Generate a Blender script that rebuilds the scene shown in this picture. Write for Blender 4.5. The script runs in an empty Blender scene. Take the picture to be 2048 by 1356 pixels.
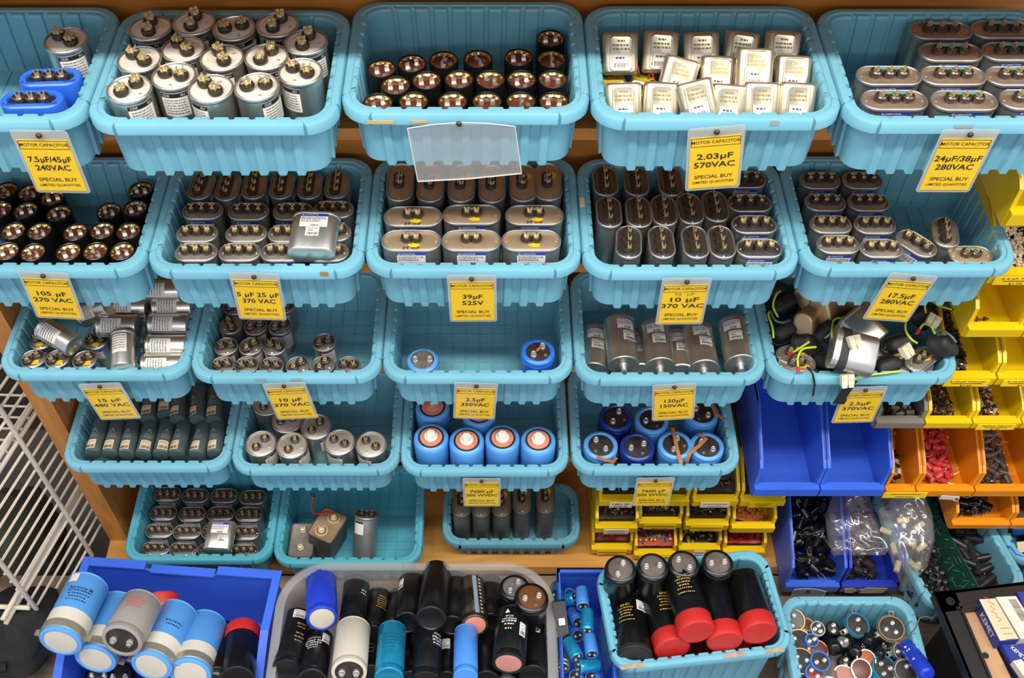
import bpy, bmesh, math, random
from math import sin, cos, pi, radians, sqrt, atan2, degrees
from mathutils import Vector, Matrix, Euler
V = Vector
SC = bpy.context.scene
COL = SC.collection
rnd = random.Random(7)

# ---------------------------------------------------------------- camera
F, CX, CY = 2134.0, 990.0, 678.0          # focal length in pixels, optical centre
TH = radians(51.13)                        # how far the camera looks down
CZ = 2.2
CT, ST = cos(TH), sin(TH)
cam = bpy.data.cameras.new('camera')
camo = bpy.data.objects.new('camera', cam)
COL.objects.link(camo)
camo.location = (0, 0, CZ)
camo.rotation_euler = (pi / 2 - TH, 0, 0)
cam.sensor_width = 36
cam.lens = F / 2048 * 36
cam.shift_x = (1024 - CX) / 2048
cam.clip_start = 0.05
SC.camera = camo
SC.view_settings.view_transform = 'Standard'
SC.view_settings.look = 'None'
SC.view_settings.gamma = 1
SC.view_settings.use_curve_mapping = False
SC.view_settings.exposure = 0.22

# ---------------------------------------------------------------- light
w = bpy.data.worlds.new('room_light')
SC.world = w
w.use_nodes = True
bg = w.node_tree.nodes['Background']
bg.inputs[0].default_value = (0.80, 0.86, 1.0, 1)
bg.inputs[1].default_value = 0.70

def area(name, loc, sx, sy, power, col, rot=(0, 0, 0)):
    l = bpy.data.lights.new(name, 'AREA')
    l.shape = 'RECTANGLE'
    l.size, l.size_y = sx, sy
    l.energy = power
    l.color = col
    o = bpy.data.objects.new(name, l)
    COL.objects.link(o)
    o.location = loc
    o.rotation_euler = rot
    return o
for i, x in enumerate((-1.0, 0.35, 1.7)):
    area('fluorescent_lamp', (x, 0.22, 3.05), 1.2, 0.16, 27, (1.0, 0.95, 0.86))
area('fluorescent_lamp', (0.0, -1.9, 3.05), 2.6, 0.2, 30, (1.0, 0.95, 0.86))

# ---------------------------------------------------------------- pixel <-> place
def ray(px, py):
    v = (py - CY) / F
    return V(((px - CX) / F, CT - v * ST, -ST - v * CT))
def atz(px, py, z):
    r = ray(px, py)
    return V((0, 0, CZ)) + r * ((z - CZ) / r.z)
def aty(px, py, y):
    r = ray(px, py)
    return V((0, 0, CZ)) + r * (y / r.y)

# ---------------------------------------------------------------- materials
def srgb(h):
    c = [int(h[i:i + 2], 16) / 255 for i in (0, 2, 4)]
    return tuple(x / 12.92 if x <= 0.04045 else ((x + 0.055) / 1.055) ** 2.4 for x in c) + (1,)
MATS = {}
def mat(name, hexc, rough=0.5, metal=0.0, vary=0.0, scale=30, rvary=0.0, bump=0.0, stretch=None, alpha=None, spec=None, other=None, coat=0):
    if name in MATS:
        return MATS[name]
    m = bpy.data.materials.new(name)
    m.use_nodes = True
    nt = m.node_tree
    b = nt.nodes['Principled BSDF']
    c = srgb(hexc)
    b.inputs['Base Color'].default_value = c
    b.inputs['Roughness'].default_value = rough
    b.inputs['Metallic'].default_value = metal
    if spec is not None:
        b.inputs['Specular IOR Level'].default_value = spec
    if coat:
        b.inputs['Coat Weight'].default_value = coat
    if vary or rvary or bump:
        tc = nt.nodes.new('ShaderNodeTexCoord')
        mp = nt.nodes.new('ShaderNodeMapping')
        nt.links.new(tc.outputs['Object'], mp.inputs[0])
        if stretch:
            mp.inputs['Scale'].default_value = stretch
        oi = nt.nodes.new('ShaderNodeObjectInfo')
        ad = nt.nodes.new('ShaderNodeVectorMath'); ad.operation = 'ADD'
        sm = nt.nodes.new('ShaderNodeMath'); sm.operation = 'MULTIPLY'; sm.inputs[1].default_value = 9
        nt.links.new(oi.outputs['Random'], sm.inputs[0])
        nt.links.new(mp.outputs[0], ad.inputs[0]); nt.links.new(sm.outputs[0], ad.inputs[1])
        n = nt.nodes.new('ShaderNodeTexNoise')
        n.inputs['Scale'].default_value = scale
        n.inputs['Detail'].default_value = 5
        nt.links.new(ad.outputs[0], n.inputs['Vector'])
        if vary:
            rp = nt.nodes.new('ShaderNodeValToRGB')
            rp.color_ramp.elements[0].position = 0.3
            rp.color_ramp.elements[1].position = 0.7
            o = srgb(other) if other else tuple(x * (1 - vary) for x in c[:3]) + (1,)
            rp.color_ramp.elements[0].color = o
            rp.color_ramp.elements[1].color = c
            nt.links.new(n.outputs['Fac'], rp.inputs[0])
            nt.links.new(rp.outputs[0], b.inputs['Base Color'])
        if rvary:
            mr = nt.nodes.new('ShaderNodeMapRange')
            mr.inputs[3].default_value = max(0.03, rough - rvary)
            mr.inputs[4].default_value = min(1, rough + rvary)
            nt.links.new(n.outputs['Fac'], mr.inputs[0])
            nt.links.new(mr.outputs[0], b.inputs['Roughness'])
        if bump:
            bp = nt.nodes.new('ShaderNodeBump')
            bp.inputs['Strength'].default_value = bump
            bp.inputs['Distance'].default_value = 0.002
            nt.links.new(n.outputs['Fac'], bp.inputs['Height'])
            nt.links.new(bp.outputs[0], b.inputs['Normal'])
    if alpha is not None:
        b.inputs['Alpha'].default_value = alpha
    MATS[name] = m
    return m

def wood(name, dark, light, rough=0.45, stretch=(2, 14, 14), scale=4):
    m = bpy.data.materials.new(name); m.use_nodes = True
    nt = m.node_tree; b = nt.nodes['Principled BSDF']
    tc = nt.nodes.new('ShaderNodeTexCoord'); mp = nt.nodes.new('ShaderNodeMapping')
    mp.inputs['Scale'].default_value = stretch
    n = nt.nodes.new('ShaderNodeTexNoise'); n.inputs['Scale'].default_value = scale; n.inputs['Detail'].default_value = 7; n.inputs['Distortion'].default_value = 0.8
    rp = nt.nodes.new('ShaderNodeValToRGB')
    rp.color_ramp.elements[0].position = 0.3; rp.color_ramp.elements[1].position = 0.72
    rp.color_ramp.elements[0].color = srgb(dark); rp.color_ramp.elements[1].color = srgb(light)
    nt.links.new(tc.outputs['Object'], mp.inputs[0]); nt.links.new(mp.outputs[0], n.inputs['Vector'])
    nt.links.new(n.outputs['Fac'], rp.inputs[0]); nt.links.new(rp.outputs[0], b.inputs['Base Color'])
    b.inputs['Roughness'].default_value = rough
    return m
WOOD = wood('shelf_wood', 'b06c2a', 'd48c3e')
WOOD_V = wood('upright_wood', 'b06e30', 'd08c46', stretch=(14, 14, 2))
DECK = wood('deck_wood', 'b97d38', 'd29a50')
LEDGE = wood('ledge_wood', '6d5a48', '94806a')

def clear_mat(name, tint, fac, rough=0.15, gloss=0.08):
    """Clear or milky plastic film: part see-through, part white diffuse, a little sheen."""
    m = bpy.data.materials.new(name); m.use_nodes = True
    nt = m.node_tree; nt.nodes.clear()
    out = nt.nodes.new('ShaderNodeOutputMaterial')
    tr = nt.nodes.new('ShaderNodeBsdfTransparent')
    di = nt.nodes.new('ShaderNodeBsdfDiffuse'); di.inputs[0].default_value = srgb(tint)
    gl = nt.nodes.new('ShaderNodeBsdfGlossy'); gl.inputs['Roughness'].default_value = rough
    a = nt.nodes.new('ShaderNodeMixShader'); a.inputs[0].default_value = fac
    b = nt.nodes.new('ShaderNodeMixShader'); b.inputs[0].default_value = gloss
    nt.links.new(tr.outputs[0], a.inputs[1]); nt.links.new(di.outputs[0], a.inputs[2])
    nt.links.new(a.outputs[0], b.inputs[1]); nt.links.new(gl.outputs[0], b.inputs[2])
    nt.links.new(b.outputs[0], out.inputs[0])
    MATS[name] = m
    return m
M_FILM = clear_mat('clear_film', 'ffffff', 0.004, 0.12, 0.035)
M_SLEEVE = clear_mat('milky_sleeve', 'e8e4da', 0.34, 0.2, 0.07)
M_BLANK = clear_mat('blank_sleeve', 'e4e4e0', 0.15, 0.2, 0.06)
M_BAG = clear_mat('polythene', 'c0b2a4', 0.10, 0.10, 0.10)
M_CLEARBIN = clear_mat('clear_bin_plastic', 'e4e0dc', 0.2, 0.2, 0.10)

M_TUB = mat('tub_plastic', '74b3c6', 0.44, vary=0.14, scale=9, rvary=0.06)
M_TUB2 = mat('dusty_tub_plastic', '639fb2', 0.5, vary=0.14, scale=14)
M_TUB3 = mat('teal_tub_plastic', '56acc0', 0.42, vary=0.10, scale=9)
M_BLUEBIN = mat('blue_bin_plastic', '3a66d8', 0.42, vary=0.12, scale=8)
M_DBLUEBIN = mat('dark_blue_bin_plastic', '2b3fb8', 0.36, vary=0.12, scale=8)
M_YEL = mat('yellow_bin_plastic', 'e8c00a', 0.4, vary=0.1, scale=8)
M_ORA = mat('orange_bin_plastic', 'ee8e10', 0.4, vary=0.1, scale=8)
M_GREY = mat('grey_bin_plastic', '7c7468', 0.5, vary=0.1, scale=8)
M_CARD = mat('yellow_card', 'f6c80a', 0.55, vary=0.05, scale=20)
M_INK = mat('black_ink', '1c1a18', 0.6)
M_BINK = mat('blue_ink', '1d2a9c', 0.6)
M_SIL = mat('aluminium_can', 'd6d2ca', 0.32, 0.9, vary=0.18, scale=14, rvary=0.1, stretch=(3, 3, 0.5))
M_SILD = mat('dull_aluminium_can', 'b4b2ae', 0.4, 0.8, vary=0.25, scale=16, rvary=0.1, stretch=(3, 3, 0.5))
M_PLATE = mat('pale_top_plate', 'efe8da', 0.42, 0.3, vary=0.1, scale=30)
M_PLATEG = mat('steel_top_plate', 'b4a89c', 0.34, 0.7, vary=0.28, scale=26, rvary=0.08)
M_PLATET = mat('tan_top_plate', 'c4aa8c', 0.40, 0.6, vary=0.2, scale=26)
M_BRASS = mat('brass_blade', 'e2d2a8', 0.3, 0.7)
M_TIN = mat('tinned_metal', 'e2ded6', 0.28, 0.75)
M_CUP = mat('dark_insulator', '33291f', 0.35)
M_CUPG = mat('smoky_cup', '5a5048', 0.25, 0.6)
M_BLACK = mat('black_sleeve', '121213', 0.28, vary=0.2, scale=20)
M_MATBLACK = mat('black_rubber', '232021', 0.6, vary=0.25, scale=30)
M_BROWN = mat('phenolic_disc', '5f2f20', 0.4, vary=0.15, scale=60)
M_GOLD = mat('crimp_ring', 'd8bf86', 0.25, 1.0)
M_WHITE = mat('white_sticker', 'efe9e0', 0.55)
M_CREAM = mat('cream_sticker', 'e0c9a4', 0.6)
M_BLUEBAND = mat('blue_print_band', '2b3fae', 0.5)
M_LBLUE = mat('light_blue_sleeve', '5aa0e6', 0.32, vary=0.06, scale=20)
M_MBLUE = mat('mid_blue_sleeve', '2f78dc', 0.3, vary=0.06, scale=20)
M_NAVY = mat('navy_sleeve', '1b2f86', 0.3, vary=0.08, scale=20)
M_DECKB = mat('black_deck', '1c1917', 0.6, vary=0.45, scale=70, other='352e2a')
M_DECKG = mat('grey_deck', '6d6862', 0.55, vary=0.25, scale=70)
M_PINK = mat('pink_disc', 'de8e78', 0.5, vary=0.1, scale=60)
M_NYLON = mat('nylon_nut', 'f0ead8', 0.4)
M_RED = mat('red_cap', 'c82c26', 0.38, vary=0.1, scale=30)
M_COPPER = mat('copper_strap', 'dd9058', 0.35, 0.5)
M_GREEN = mat('dark_green_sleeve', '4c5c5c', 0.55, vary=0.2, scale=30)
M_GREYCAP = mat('grey_sleeve', '9a928c', 0.35, vary=0.06, scale=20)
M_CREAMCAP = mat('beige_sleeve', 'cfc4b4', 0.4, vary=0.05, scale=20)
M_TEAL = mat('metallic_teal_sleeve', '2aa3d2', 0.22, 0.55, vary=0.15, scale=10, stretch=(1, 1, 6))
M_TAN = mat('tan_board', 'c69c72', 0.6, vary=0.08, scale=40)
M_RED_INK = mat('red_ink', 'd0453c', 0.6)
M_WIRE = mat('white_wire_coating', 'ded2bf', 0.45, vary=0.1, scale=30)
M_YELSMEAR = mat('yellow_marker', 'ddb914', 0.6)
M_GOLDINK = mat('gold_ink', 'c79a4c', 0.5)
M_WINK = mat('white_ink', 'd8d8d4', 0.6)

# ---------------------------------------------------------------- meshes
class MB:
    def __init__(s):
        s.v, s.f = [], []
    def loft(s, loops, c0=True, c1=True, close=True):
        n = len(loops[0]); b = len(s.v)
        for l in loops:
            s.v += [V(p) for p in l]
        for i in range(len(loops) - 1):
            for j in range(n if close else n - 1):
                k = (j + 1) % n
                s.f.append((b + i * n + j, b + i * n + k, b + (i + 1) * n + k, b + (i + 1) * n + j))
        if c0: s.f.append(tuple(b + j for j in reversed(range(n))))
        if c1: s.f.append(tuple(b + (len(loops) - 1) * n + j for j in range(n)))
        return s
    def box(s, c, d, rot=None):
        h = V(d) / 2; b = len(s.v)
        for z in (-1, 1):
            for x, y in ((-1, -1), (1, -1), (1, 1), (-1, 1)):
                p = V((x * h.x, y * h.y, z * h.z))
                if rot: p = rot @ p
                s.v.append(V(c) + p)
        s.f += [(b + 3, b + 2, b + 1, b), (b + 4, b + 5, b + 6, b + 7), (b, b + 1, b + 5, b + 4), (b + 1, b + 2, b + 6, b + 5), (b + 2, b + 3, b + 7, b + 6), (b + 3, b, b + 4, b + 7)]
        return s
    def prism(s, poly, axis, lo, hi):
        """polygon in the two other axes, extruded along axis"""
        def P(p, t):
            q = list(p); q.insert(axis, t); return V(q)
        return s.loft([[P(p, lo) for p in poly], [P(p, hi) for p in poly]])
    def lathe(s, prof, seg=24, c=(0, 0, 0), c0=True, c1=True):
        return s.loft([[V(c) + V((r * cos(2 * pi * i / seg), r * sin(2 * pi * i / seg), z)) for i in range(seg)] for r, z in prof], c0, c1)
    def stad(s, prof, a, r, n=12, c0=True, c1=True):
        return s.loft([[V((x, y, z)) for x, y in stadium(a, max(r + o, 0.0002), n)] for o, z in prof], c0, c1)
    def tube(s, pts, r, seg=6, cap=True):
        pts = [V(p) for p in pts]; loops = []
        x = None
        for i, p in enumerate(pts):
            t = pts[min(i + 1, len(pts) - 1)] - pts[max(i - 1, 0)]
            t = t.normalized() if t.length > 1e-9 else V((0, 0, 1))
            if x is None:
                x = t.cross(V((0.13, 0.21, 0.97)))
                if x.length < 1e-3: x = t.cross(V((1, 0, 0)))
            x = (x - t * x.dot(t)).normalized(); y = t.cross(x)
            loops.append([p + (x * cos(2 * pi * k / seg) + y * sin(2 * pi * k / seg)) * r for k in range(seg)])
        return s.loft(loops, cap, cap)
    def add(s, other, m=None):
        b = len(s.v)
        s.v += [(m @ p if m else p.copy()) for p in other.v]
        s.f += [tuple(b + i for i in f) for f in other.f]
        return s
    def map(s, fn):
        s.v = [V(fn(p)) for p in s.v]
        return s
    def mesh(s, name, m, ang=35):
        me = bpy.data.meshes.new(name)
        me.from_pydata([tuple(p) for p in s.v], [], s.f)
        bm = bmesh.new(); bm.from_mesh(me)
        bmesh.ops.recalc_face_normals(bm, faces=bm.faces)
        bm.to_mesh(me); bm.free()
        if ang:
            me.shade_smooth(); me.set_sharp_from_angle(angle=radians(ang))
        me.materials.append(m)
        return me
    def build(s, name, m, parent=None, ang=35, loc=None, label=None):
        o = bpy.data.objects.new(name, s.mesh(name, m, ang))
        COL.objects.link(o)
        if parent: o.parent = parent
        if loc is not None: o.location = loc
        if label: o['label'] = label
        return o

def stadium(a, r, n=12):
    p = []
    m = n + 1 if a > 1e-6 else n
    for k in range(m):
        t = -pi / 2 + pi * k / n
        p.append((a + r * cos(t), r * sin(t)))
    for k in range(m):
        t = pi / 2 + pi * k / n
        p.append((-a + r * cos(t), r * sin(t)))
    return p
def on_can(a, r, s, z, off=0.0003):
    """point on the can's side, s measured along the girth from the middle of the front"""
    g = 1 if s >= 0 else -1; q = abs(s); r2 = r + off
    if q <= a: return V((s, -r2, z))
    t = (q - a) / r
    return V((g * (a + r2 * sin(t)), -r2 * cos(t), z))
def patch(mb, a, r, s0, s1, z0, z1, off=0.0003, n=10):
    lo = [on_can(a, r, s0 + (s1 - s0) * i / n, z0, off) for i in range(n + 1)]
    hi = [on_can(a, r, s0 + (s1 - s0) * i / n, z1, off) for i in range(n + 1)]
    return mb.loft([lo, hi], False, False, False)

TXT = {}
def text(body, size, align='CENTER', bold=0.0, sx=1.0):
    """flat lettering in x/y, z = 0"""
    key = (body, align, bold)
    if key not in TXT:
        c = bpy.data.curves.new('lettering', 'FONT'); c.body = body; c.size = 1
        c.align_x = align; c.align_y = 'CENTER'; c.resolution_u = 2; c.offset = bold
        c.fill_mode = 'FRONT'
        o = bpy.data.objects.new('lettering', c); COL.objects.link(o)
        dg = bpy.context.evaluated_depsgraph_get()
        me = bpy.data.meshes.new_from_object(o.evaluated_get(dg))
        TXT[key] = ([v.co.copy() for v in me.vertices], [tuple(p.vertices) for p in me.polygons])
        bpy.data.objects.remove(o); bpy.data.meshes.remove(me); bpy.data.curves.remove(c)
    m = MB(); v, f = TXT[key]
    m.v = [V((p.x * size * sx, p.y * size, 0)) for p in v]; m.f = list(f)
    return m
def text_w(m):
    return (min(p.x for p in m.v), max(p.x for p in m.v))
def fit_text(body, height, width=None, align='CENTER', bold=0.0):
    """lettering whose capitals are height tall, squeezed or spread to width"""
    m = text(body, height / 0.72, align, bold)
    if width:
        a, b = text_w(m); k = width / (b - a)
        m.map(lambda p: V((p.x * k, p.y, 0)))
    return m

# ---------------------------------------------------------------- things
def empty(name, loc=(0, 0, 0), rot=(0, 0, 0)):
    o = bpy.data.objects.new(name, None); o.empty_display_size = 0.02
    COL.objects.link(o); o.location = loc; o.rotation_euler = rot
    return o
def tag(o, label, cat, group=None, kind=None):
    o['label'] = label; o['category'] = cat
    if group: o['group'] = group
    if kind: o['kind'] = kind
    return o
def structure(o, label=None):
    o['kind'] = 'structure'
    if label: o['label'] = label
    return o
def dup(o, parent=None):
    c = o.copy(); COL.objects.link(c)
    if parent: c.parent = parent
    for ch in o.children: dup(ch, c)
    return c
ORD = ['first', 'second', 'third', 'fourth', 'fifth', 'sixth', 'seventh', 'eighth', 'ninth', 'tenth']
def axis_rot(d, spin=0.0):
    d = V(d).normalized()
    q = V((0, 0, 1)).rotation_difference(d)
    return (q.to_matrix() @ Matrix.Rotation(spin, 3, 'Z')).to_euler()
def frame_rot(z, front):
    """local z along z, local -y as near as can be to front"""
    z = V(z).normalized(); f = V(front); f = (f - z * f.dot(z)).normalized()
    y = -f; x = y.cross(z)
    return Matrix((x, y, z)).transposed().to_euler()
def reach(A, px, py, L, far=True):
    """the point on the ray through a pixel that is L away from A"""
    r = ray(px, py); o = V((0, 0, CZ)) - A
    a = r.dot(r); b = 2 * r.dot(o); c = o.dot(o) - L * L
    d = b * b - 4 * a * c
    t = (-b + (sqrt(d) if far else -sqrt(d))) / (2 * a) if d > 0 else -b / (2 * a)
    return V((0, 0, CZ)) + r * t

# ---------------------------------------------------------------- setting
def zr(rel): return CZ + rel
RIM = [zr(-.751), zr(-.988), zr(-1.218), zr(-1.477), zr(-1.779)]
TW, TD, TH_ = 0.2755, 0.214, 0.087
TFRONT = 0.911
DECKZ = RIM[4] - TH_
LEDGEZ = DECKZ - 0.03
structure(MB().box((0.35, 0.9, -0.01), (5, 4.4, 0.02)).build('floor', mat('floor_paint', '5a5148', 0.6, vary=0.2, scale=5), ang=0))
structure(MB().box((0.42, 1.165, 1.2), (2.34, 0.03, 2.4)).build('wall_back', WOOD, ang=0))
structure(MB().box((-0.7325, 1.16, 1.2), (0.035, 0.32, 2.4)).build('trim_1', WOOD_V, ang=0), 'wooden upright at the end of the shelving')
structure(MB().box((-1.6, 1.5, 1.2), (1.7, 0.03, 2.4)).build('wall_left', mat('dark_wall', '3a2f28', 0.8), ang=0))
for z, xe in zip(RIM[:4], (.68, .68, .66, .41)):
    structure(MB().box(((-.715 + xe) / 2, 1.075, z - TH_ - 0.0095), (xe + .715, 0.149, 0.018)).build('shelf', WOOD, ang=0), 'wooden shelf board behind the tubs')
structure(MB().box((0.437, 1.05, RIM[0] + 0.155), (2.3, 0.20, 0.02)).build('shelf', WOOD, ang=0), 'wooden shelf board above the top tier')
structure(MB().box((0.42, 1.05, DECKZ - 0.0155), (2.34, 0.214, 0.03)).build('shelf', DECK, ang=0), 'broad wooden deck under the lowest tubs')
structure(MB().box((0.2, 0.66, LEDGEZ - 0.0155), (2.9, 0.56, 0.03)).build('shelf', LEDGE, ang=0), 'worn lower ledge in front of the deck')
structure(MB().box((0.2, 0.60, LEDGEZ / 2 - 0.016), (2.9, 0.4, LEDGEZ - 0.034)).build('wall_plinth', LEDGE, ang=0))

# ---------------------------------------------------------------- storage tubs
def tub_loop(hx, hy, rc, z, nx, ny, px, py, out, wd, zr_=None):
    """rounded rectangle with a rib or groove at every pitch"""
    L = []
    zr_ = z if zr_ is None else zr_
    def side(n, p, put):
        for i in range(n):
            t = (i - (n - 1) / 2) * p
            put(t - wd * 0.8, 0, z); put(t - wd / 2, out, zr_); put(t + wd / 2, out, zr_); put(t + wd * 0.8, 0, z)
    def arc(cx, cy, a0):
        for k in range(7):
            a = a0 + pi / 2 * k / 6
            L.append((cx + rc * cos(a), cy + rc * sin(a), z))
    side(nx, px, lambda t, o, zz: L.append((t, -hy - o, zz)))
    arc(hx - rc, -hy + rc, -pi / 2)
    side(ny, py, lambda t, o, zz: L.append((hx + o, t, zz)))
    arc(hx - rc, hy - rc, 0)
    side(nx, px, lambda t, o, zz: L.append((-t, hy + o, zz)))
    arc(-hx + rc, hy - rc, pi / 2)
    side(ny, py, lambda t, o, zz: L.append((-hx - o, -t, zz)))
    arc(-hx + rc, -hy + rc, pi)
    return L
def make_tub(w, d, h, m, nx=9, ny=7, name='storage_tub'):
    """origin: middle of the base. front is -y"""
    root = empty(name)
    hx, hy = w / 2, d / 2
    px, py = (w - 0.05) / nx, (d - 0.05) / ny
    k = lambda ins: ((w / 2 - ins) / (w / 2))
    def lp(ins, z, rc, out, wd, zz=None):
        q = (hx - ins) / hx; q2 = (hy - ins) / hy
        return tub_loop(hx - ins, hy - ins, rc, z, nx, ny, px * q, py * q2, out, wd, zz)
    body = MB()
    body.loft([lp(.0185, .004, .022, .0030, .008, 0.0), lp(.0145, h - .02, .027, .0030, .008)], True, False)
    body.loft([lp(.0165, h - .005, .022, .0026, .0044), lp(.0205, .0075, .014, .0022, .0042)], False, True)
    body.build('body', m, root, 40)
    rim = MB()
    rim.loft([lp(.0145, h - .02, .027, .0030, .008), lp(.0135, h - .0165, .027, 0, .006), lp(.002, h - .0155, .034, 0, .006), lp(0, h - .0145, .036, 0, .006),
              lp(0, h - .003, .036, 0, .006), lp(.002, h - .0004, .034, 0, .006), lp(.004, h, .032, 0, .006), lp(.0092, h, .028, 0, .006), lp(.0100, h - .0014, .028, 0, .005),
              lp(.0150, h - .0018, .0235, .0040, .0048), lp(.0158, h - .0026, .0225, .0036, .0048), lp(.0165, h - .005, .022, .0026, .0044)], False, False)
    rim.build('rim', m, root, 40)
    g = MB(); s = 0.92
    for i in range(nx):
        g.box(((i - (nx - 1) / 2) * px * .8, 0, .0078), (.0014, d - .046, .0022))
    for i in range(ny):
        g.box((0, (i - (ny - 1) / 2) * py * .76, .0079), (w - .046, .0014, .0022))
    g.build('floor_grid', m, root, 0)
    return root
FLOOR_T = 0.0090
class Tub:
    def __init__(s, o, w, d, h, loc, rz=0):
        s.o, s.w, s.d, s.h, s.loc, s.rz = o, w, d, h, V(loc), rz
        o.location = s.loc; o.rotation_euler = (0, 0, rz)
        s.fz = s.loc.z + FLOOR_T
        s.front = s.loc.y - d / 2 + .0212
        s.x0, s.x1 = s.loc.x - w / 2 + .0212, s.loc.x + w / 2 - .0212
        s.y0, s.y1 = s.loc.y - d / 2 + .0212, s.loc.y + d / 2 - .0212
TUB0 = make_tub(TW, TD, TH_, M_TUB)
TUB_T = make_tub(TW, TD, TH_, M_TUB3)
used = set()
LASTX = {}
def place_tub(xc, py, tier, label, proto=None, rz=0):
    p = atz(xc, py, RIM[tier])
    if tier in LASTX: p.x = max(p.x, LASTX[tier] + TW + .0008) if p.x > LASTX[tier] else min(p.x, LASTX[tier] - TW - .0008)
    LASTX[tier] = p.x
    proto = proto or TUB0
    o = proto if proto.name not in used else dup(proto)
    used.add(proto.name)
    tag(o, label, 'storage tub', 'light blue ribbed storage tubs')
    return Tub(o, TW, TD, TH_, (p.x, p.y + TD / 2, RIM[tier] - TH_), rz)
T = {}
T[13] = place_tub(930, 229, 0, 'light blue tub of brown-faced black capacitors behind the blank clear sleeve')
T[12] = place_tub(431, 250, 0, 'light blue tub packed with fourteen wide pale-topped round capacitors, no tag')
T[11] = place_tub(-60, 243, 0, 'light blue tub over the 7.5µF/45µF tag, with two blue oval capacitors')
LASTX[0] = T[13].loc.x
T[14] = place_tub(1436, 240, 0, 'light blue tub of flat gold-toned metal cans over the 2.03µF tag')
T[15] = place_tub(1944, 247, 0, 'light blue tub of large tan ovals over the 24µF/38µF tag')
T[23] = place_tub(946, 541, 1, 'light blue tub of tan ovals with yellow smears over the 39µF tag')
T[22] = place_tub(522, 543, 1, 'light blue tub of oval capacitors over the 5 µF 25 µF tag')
T[21] = place_tub(82, 541, 1, 'light blue tub of black capacitors over the 105 µF tag')
LASTX[1] = T[23].loc.x
T[24] = place_tub(1385, 545, 1, 'light blue tub of tall oval capacitors over the pencilled 10 µF tag')
T[25] = place_tub(1820, 539, 1, 'light blue half-filled tub of oval capacitors over the 17.5µF tag')
T[33] = place_tub(955, 756, 2, 'light blue tub with two blue capacitors over the 2.5µF 350VAC tag')
T[32] = place_tub(578, 756, 2, 'light blue tub of small round capacitors over the unmarked 10 µF tag')
T[31] = place_tub(201, 750, 2, 'light blue tub of tumbled silver cans over the 15 µF 480 VAC tag')
LASTX[2] = T[33].loc.x
T[34] = place_tub(1345, 760, 2, 'light blue tub of stud-ended cans over the 120µF tag')
T[35] = place_tub(1723, 757, 2, 'light blue tub of wired cans over the 2.5µF 370VAC tag')
T[43] = place_tub(969, 944, 3, 'light blue tub of pink-faced capacitors over the upright 7600 µF tag')
T[42] = place_tub(631, 942, 3, 'light blue untagged tub of seven wide round silver capacitors')
T[41] = place_tub(296, 936, 3, 'light blue tub of dark green cylinders beside the wooden upright')
LASTX[3] = T[43].loc.x
T[44] = place_tub(1315, 942, 3, 'light blue tub of blue screw-terminal capacitors beside the empty blue bins')
T[51] = place_tub(392, 1122, 4, 'teal tub with a grid of small oval capacitors on the deck', TUB_T)
T[52] = place_tub(684, 1129, 4, 'teal tub on the deck with two old box capacitors inside', TUB_T)
def rim_mark(tub, px, py, w, h, m, name='tape_scrap', top=False, label=None):
    z = tub.loc.z + tub.h
    if top:
        p = atz(px, py, z); q = MB().box((0, 0, .0003), (w, h, .0004))
        loc = V((p.x, p.y, z))
    else:
        p = aty(px, py, tub.loc.y - tub.d / 2); q = MB().box((0, -.0004, 0), (w, .0006, h)); loc = V((p.x, tub.loc.y - tub.d / 2, max(z - .011, min(z - .004, p.z))))
    o = q.build(name, m, tub.o, 0, label=label); o.location = loc - tub.loc
rim_mark(T[22], 648, 546, .010, .007, mat('brown_tape', 'b07a45', .6), label='scrap of brown tape')
rim_mark(T[24], 1164, 405, .006, .018, M_CREAM, 'rim_sticker', True, label='small cream sticker')
rim_mark(T[13], 762, 244, .030, .0045, mat('gold_scrap', 'c8a468', .6), label='torn gold lettering')
rim_mark(T[13], 838, 243, .018, .004, mat('gold_scrap', 'c8a468', .6), label='torn gold lettering')
rim_mark(T[14], 1552, 236, .009, .006, mat('grey_scrap', '8fa3a4', .6), label='grey scuff')
rim_mark(T[15], 1930, 247, .020, .004, mat('grey_scrap', '8fa3a4'), label='grey scuff')
rim_mark(T[32], 520, 754, .016, .005, mat('grey_scrap', '8fa3a4'), label='grey scuff')
rim_mark(T[32], 592, 754, .014, .005, mat('grey_scrap', '8fa3a4'), label='grey scuff')
# half-depth tub standing further back on the deck
p_ = atz(1022, 1104, DECKZ)
hb = make_tub(.262, .135, .066, M_TUB2, 9, 3)
tag(hb, 'dusty half-depth tub holding five upright ovals on the wooden deck', 'storage tub')
T[53] = Tub(hb, .262, .135, .066, (p_.x, p_.y + .135 / 2 - .02, DECKZ))

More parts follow.
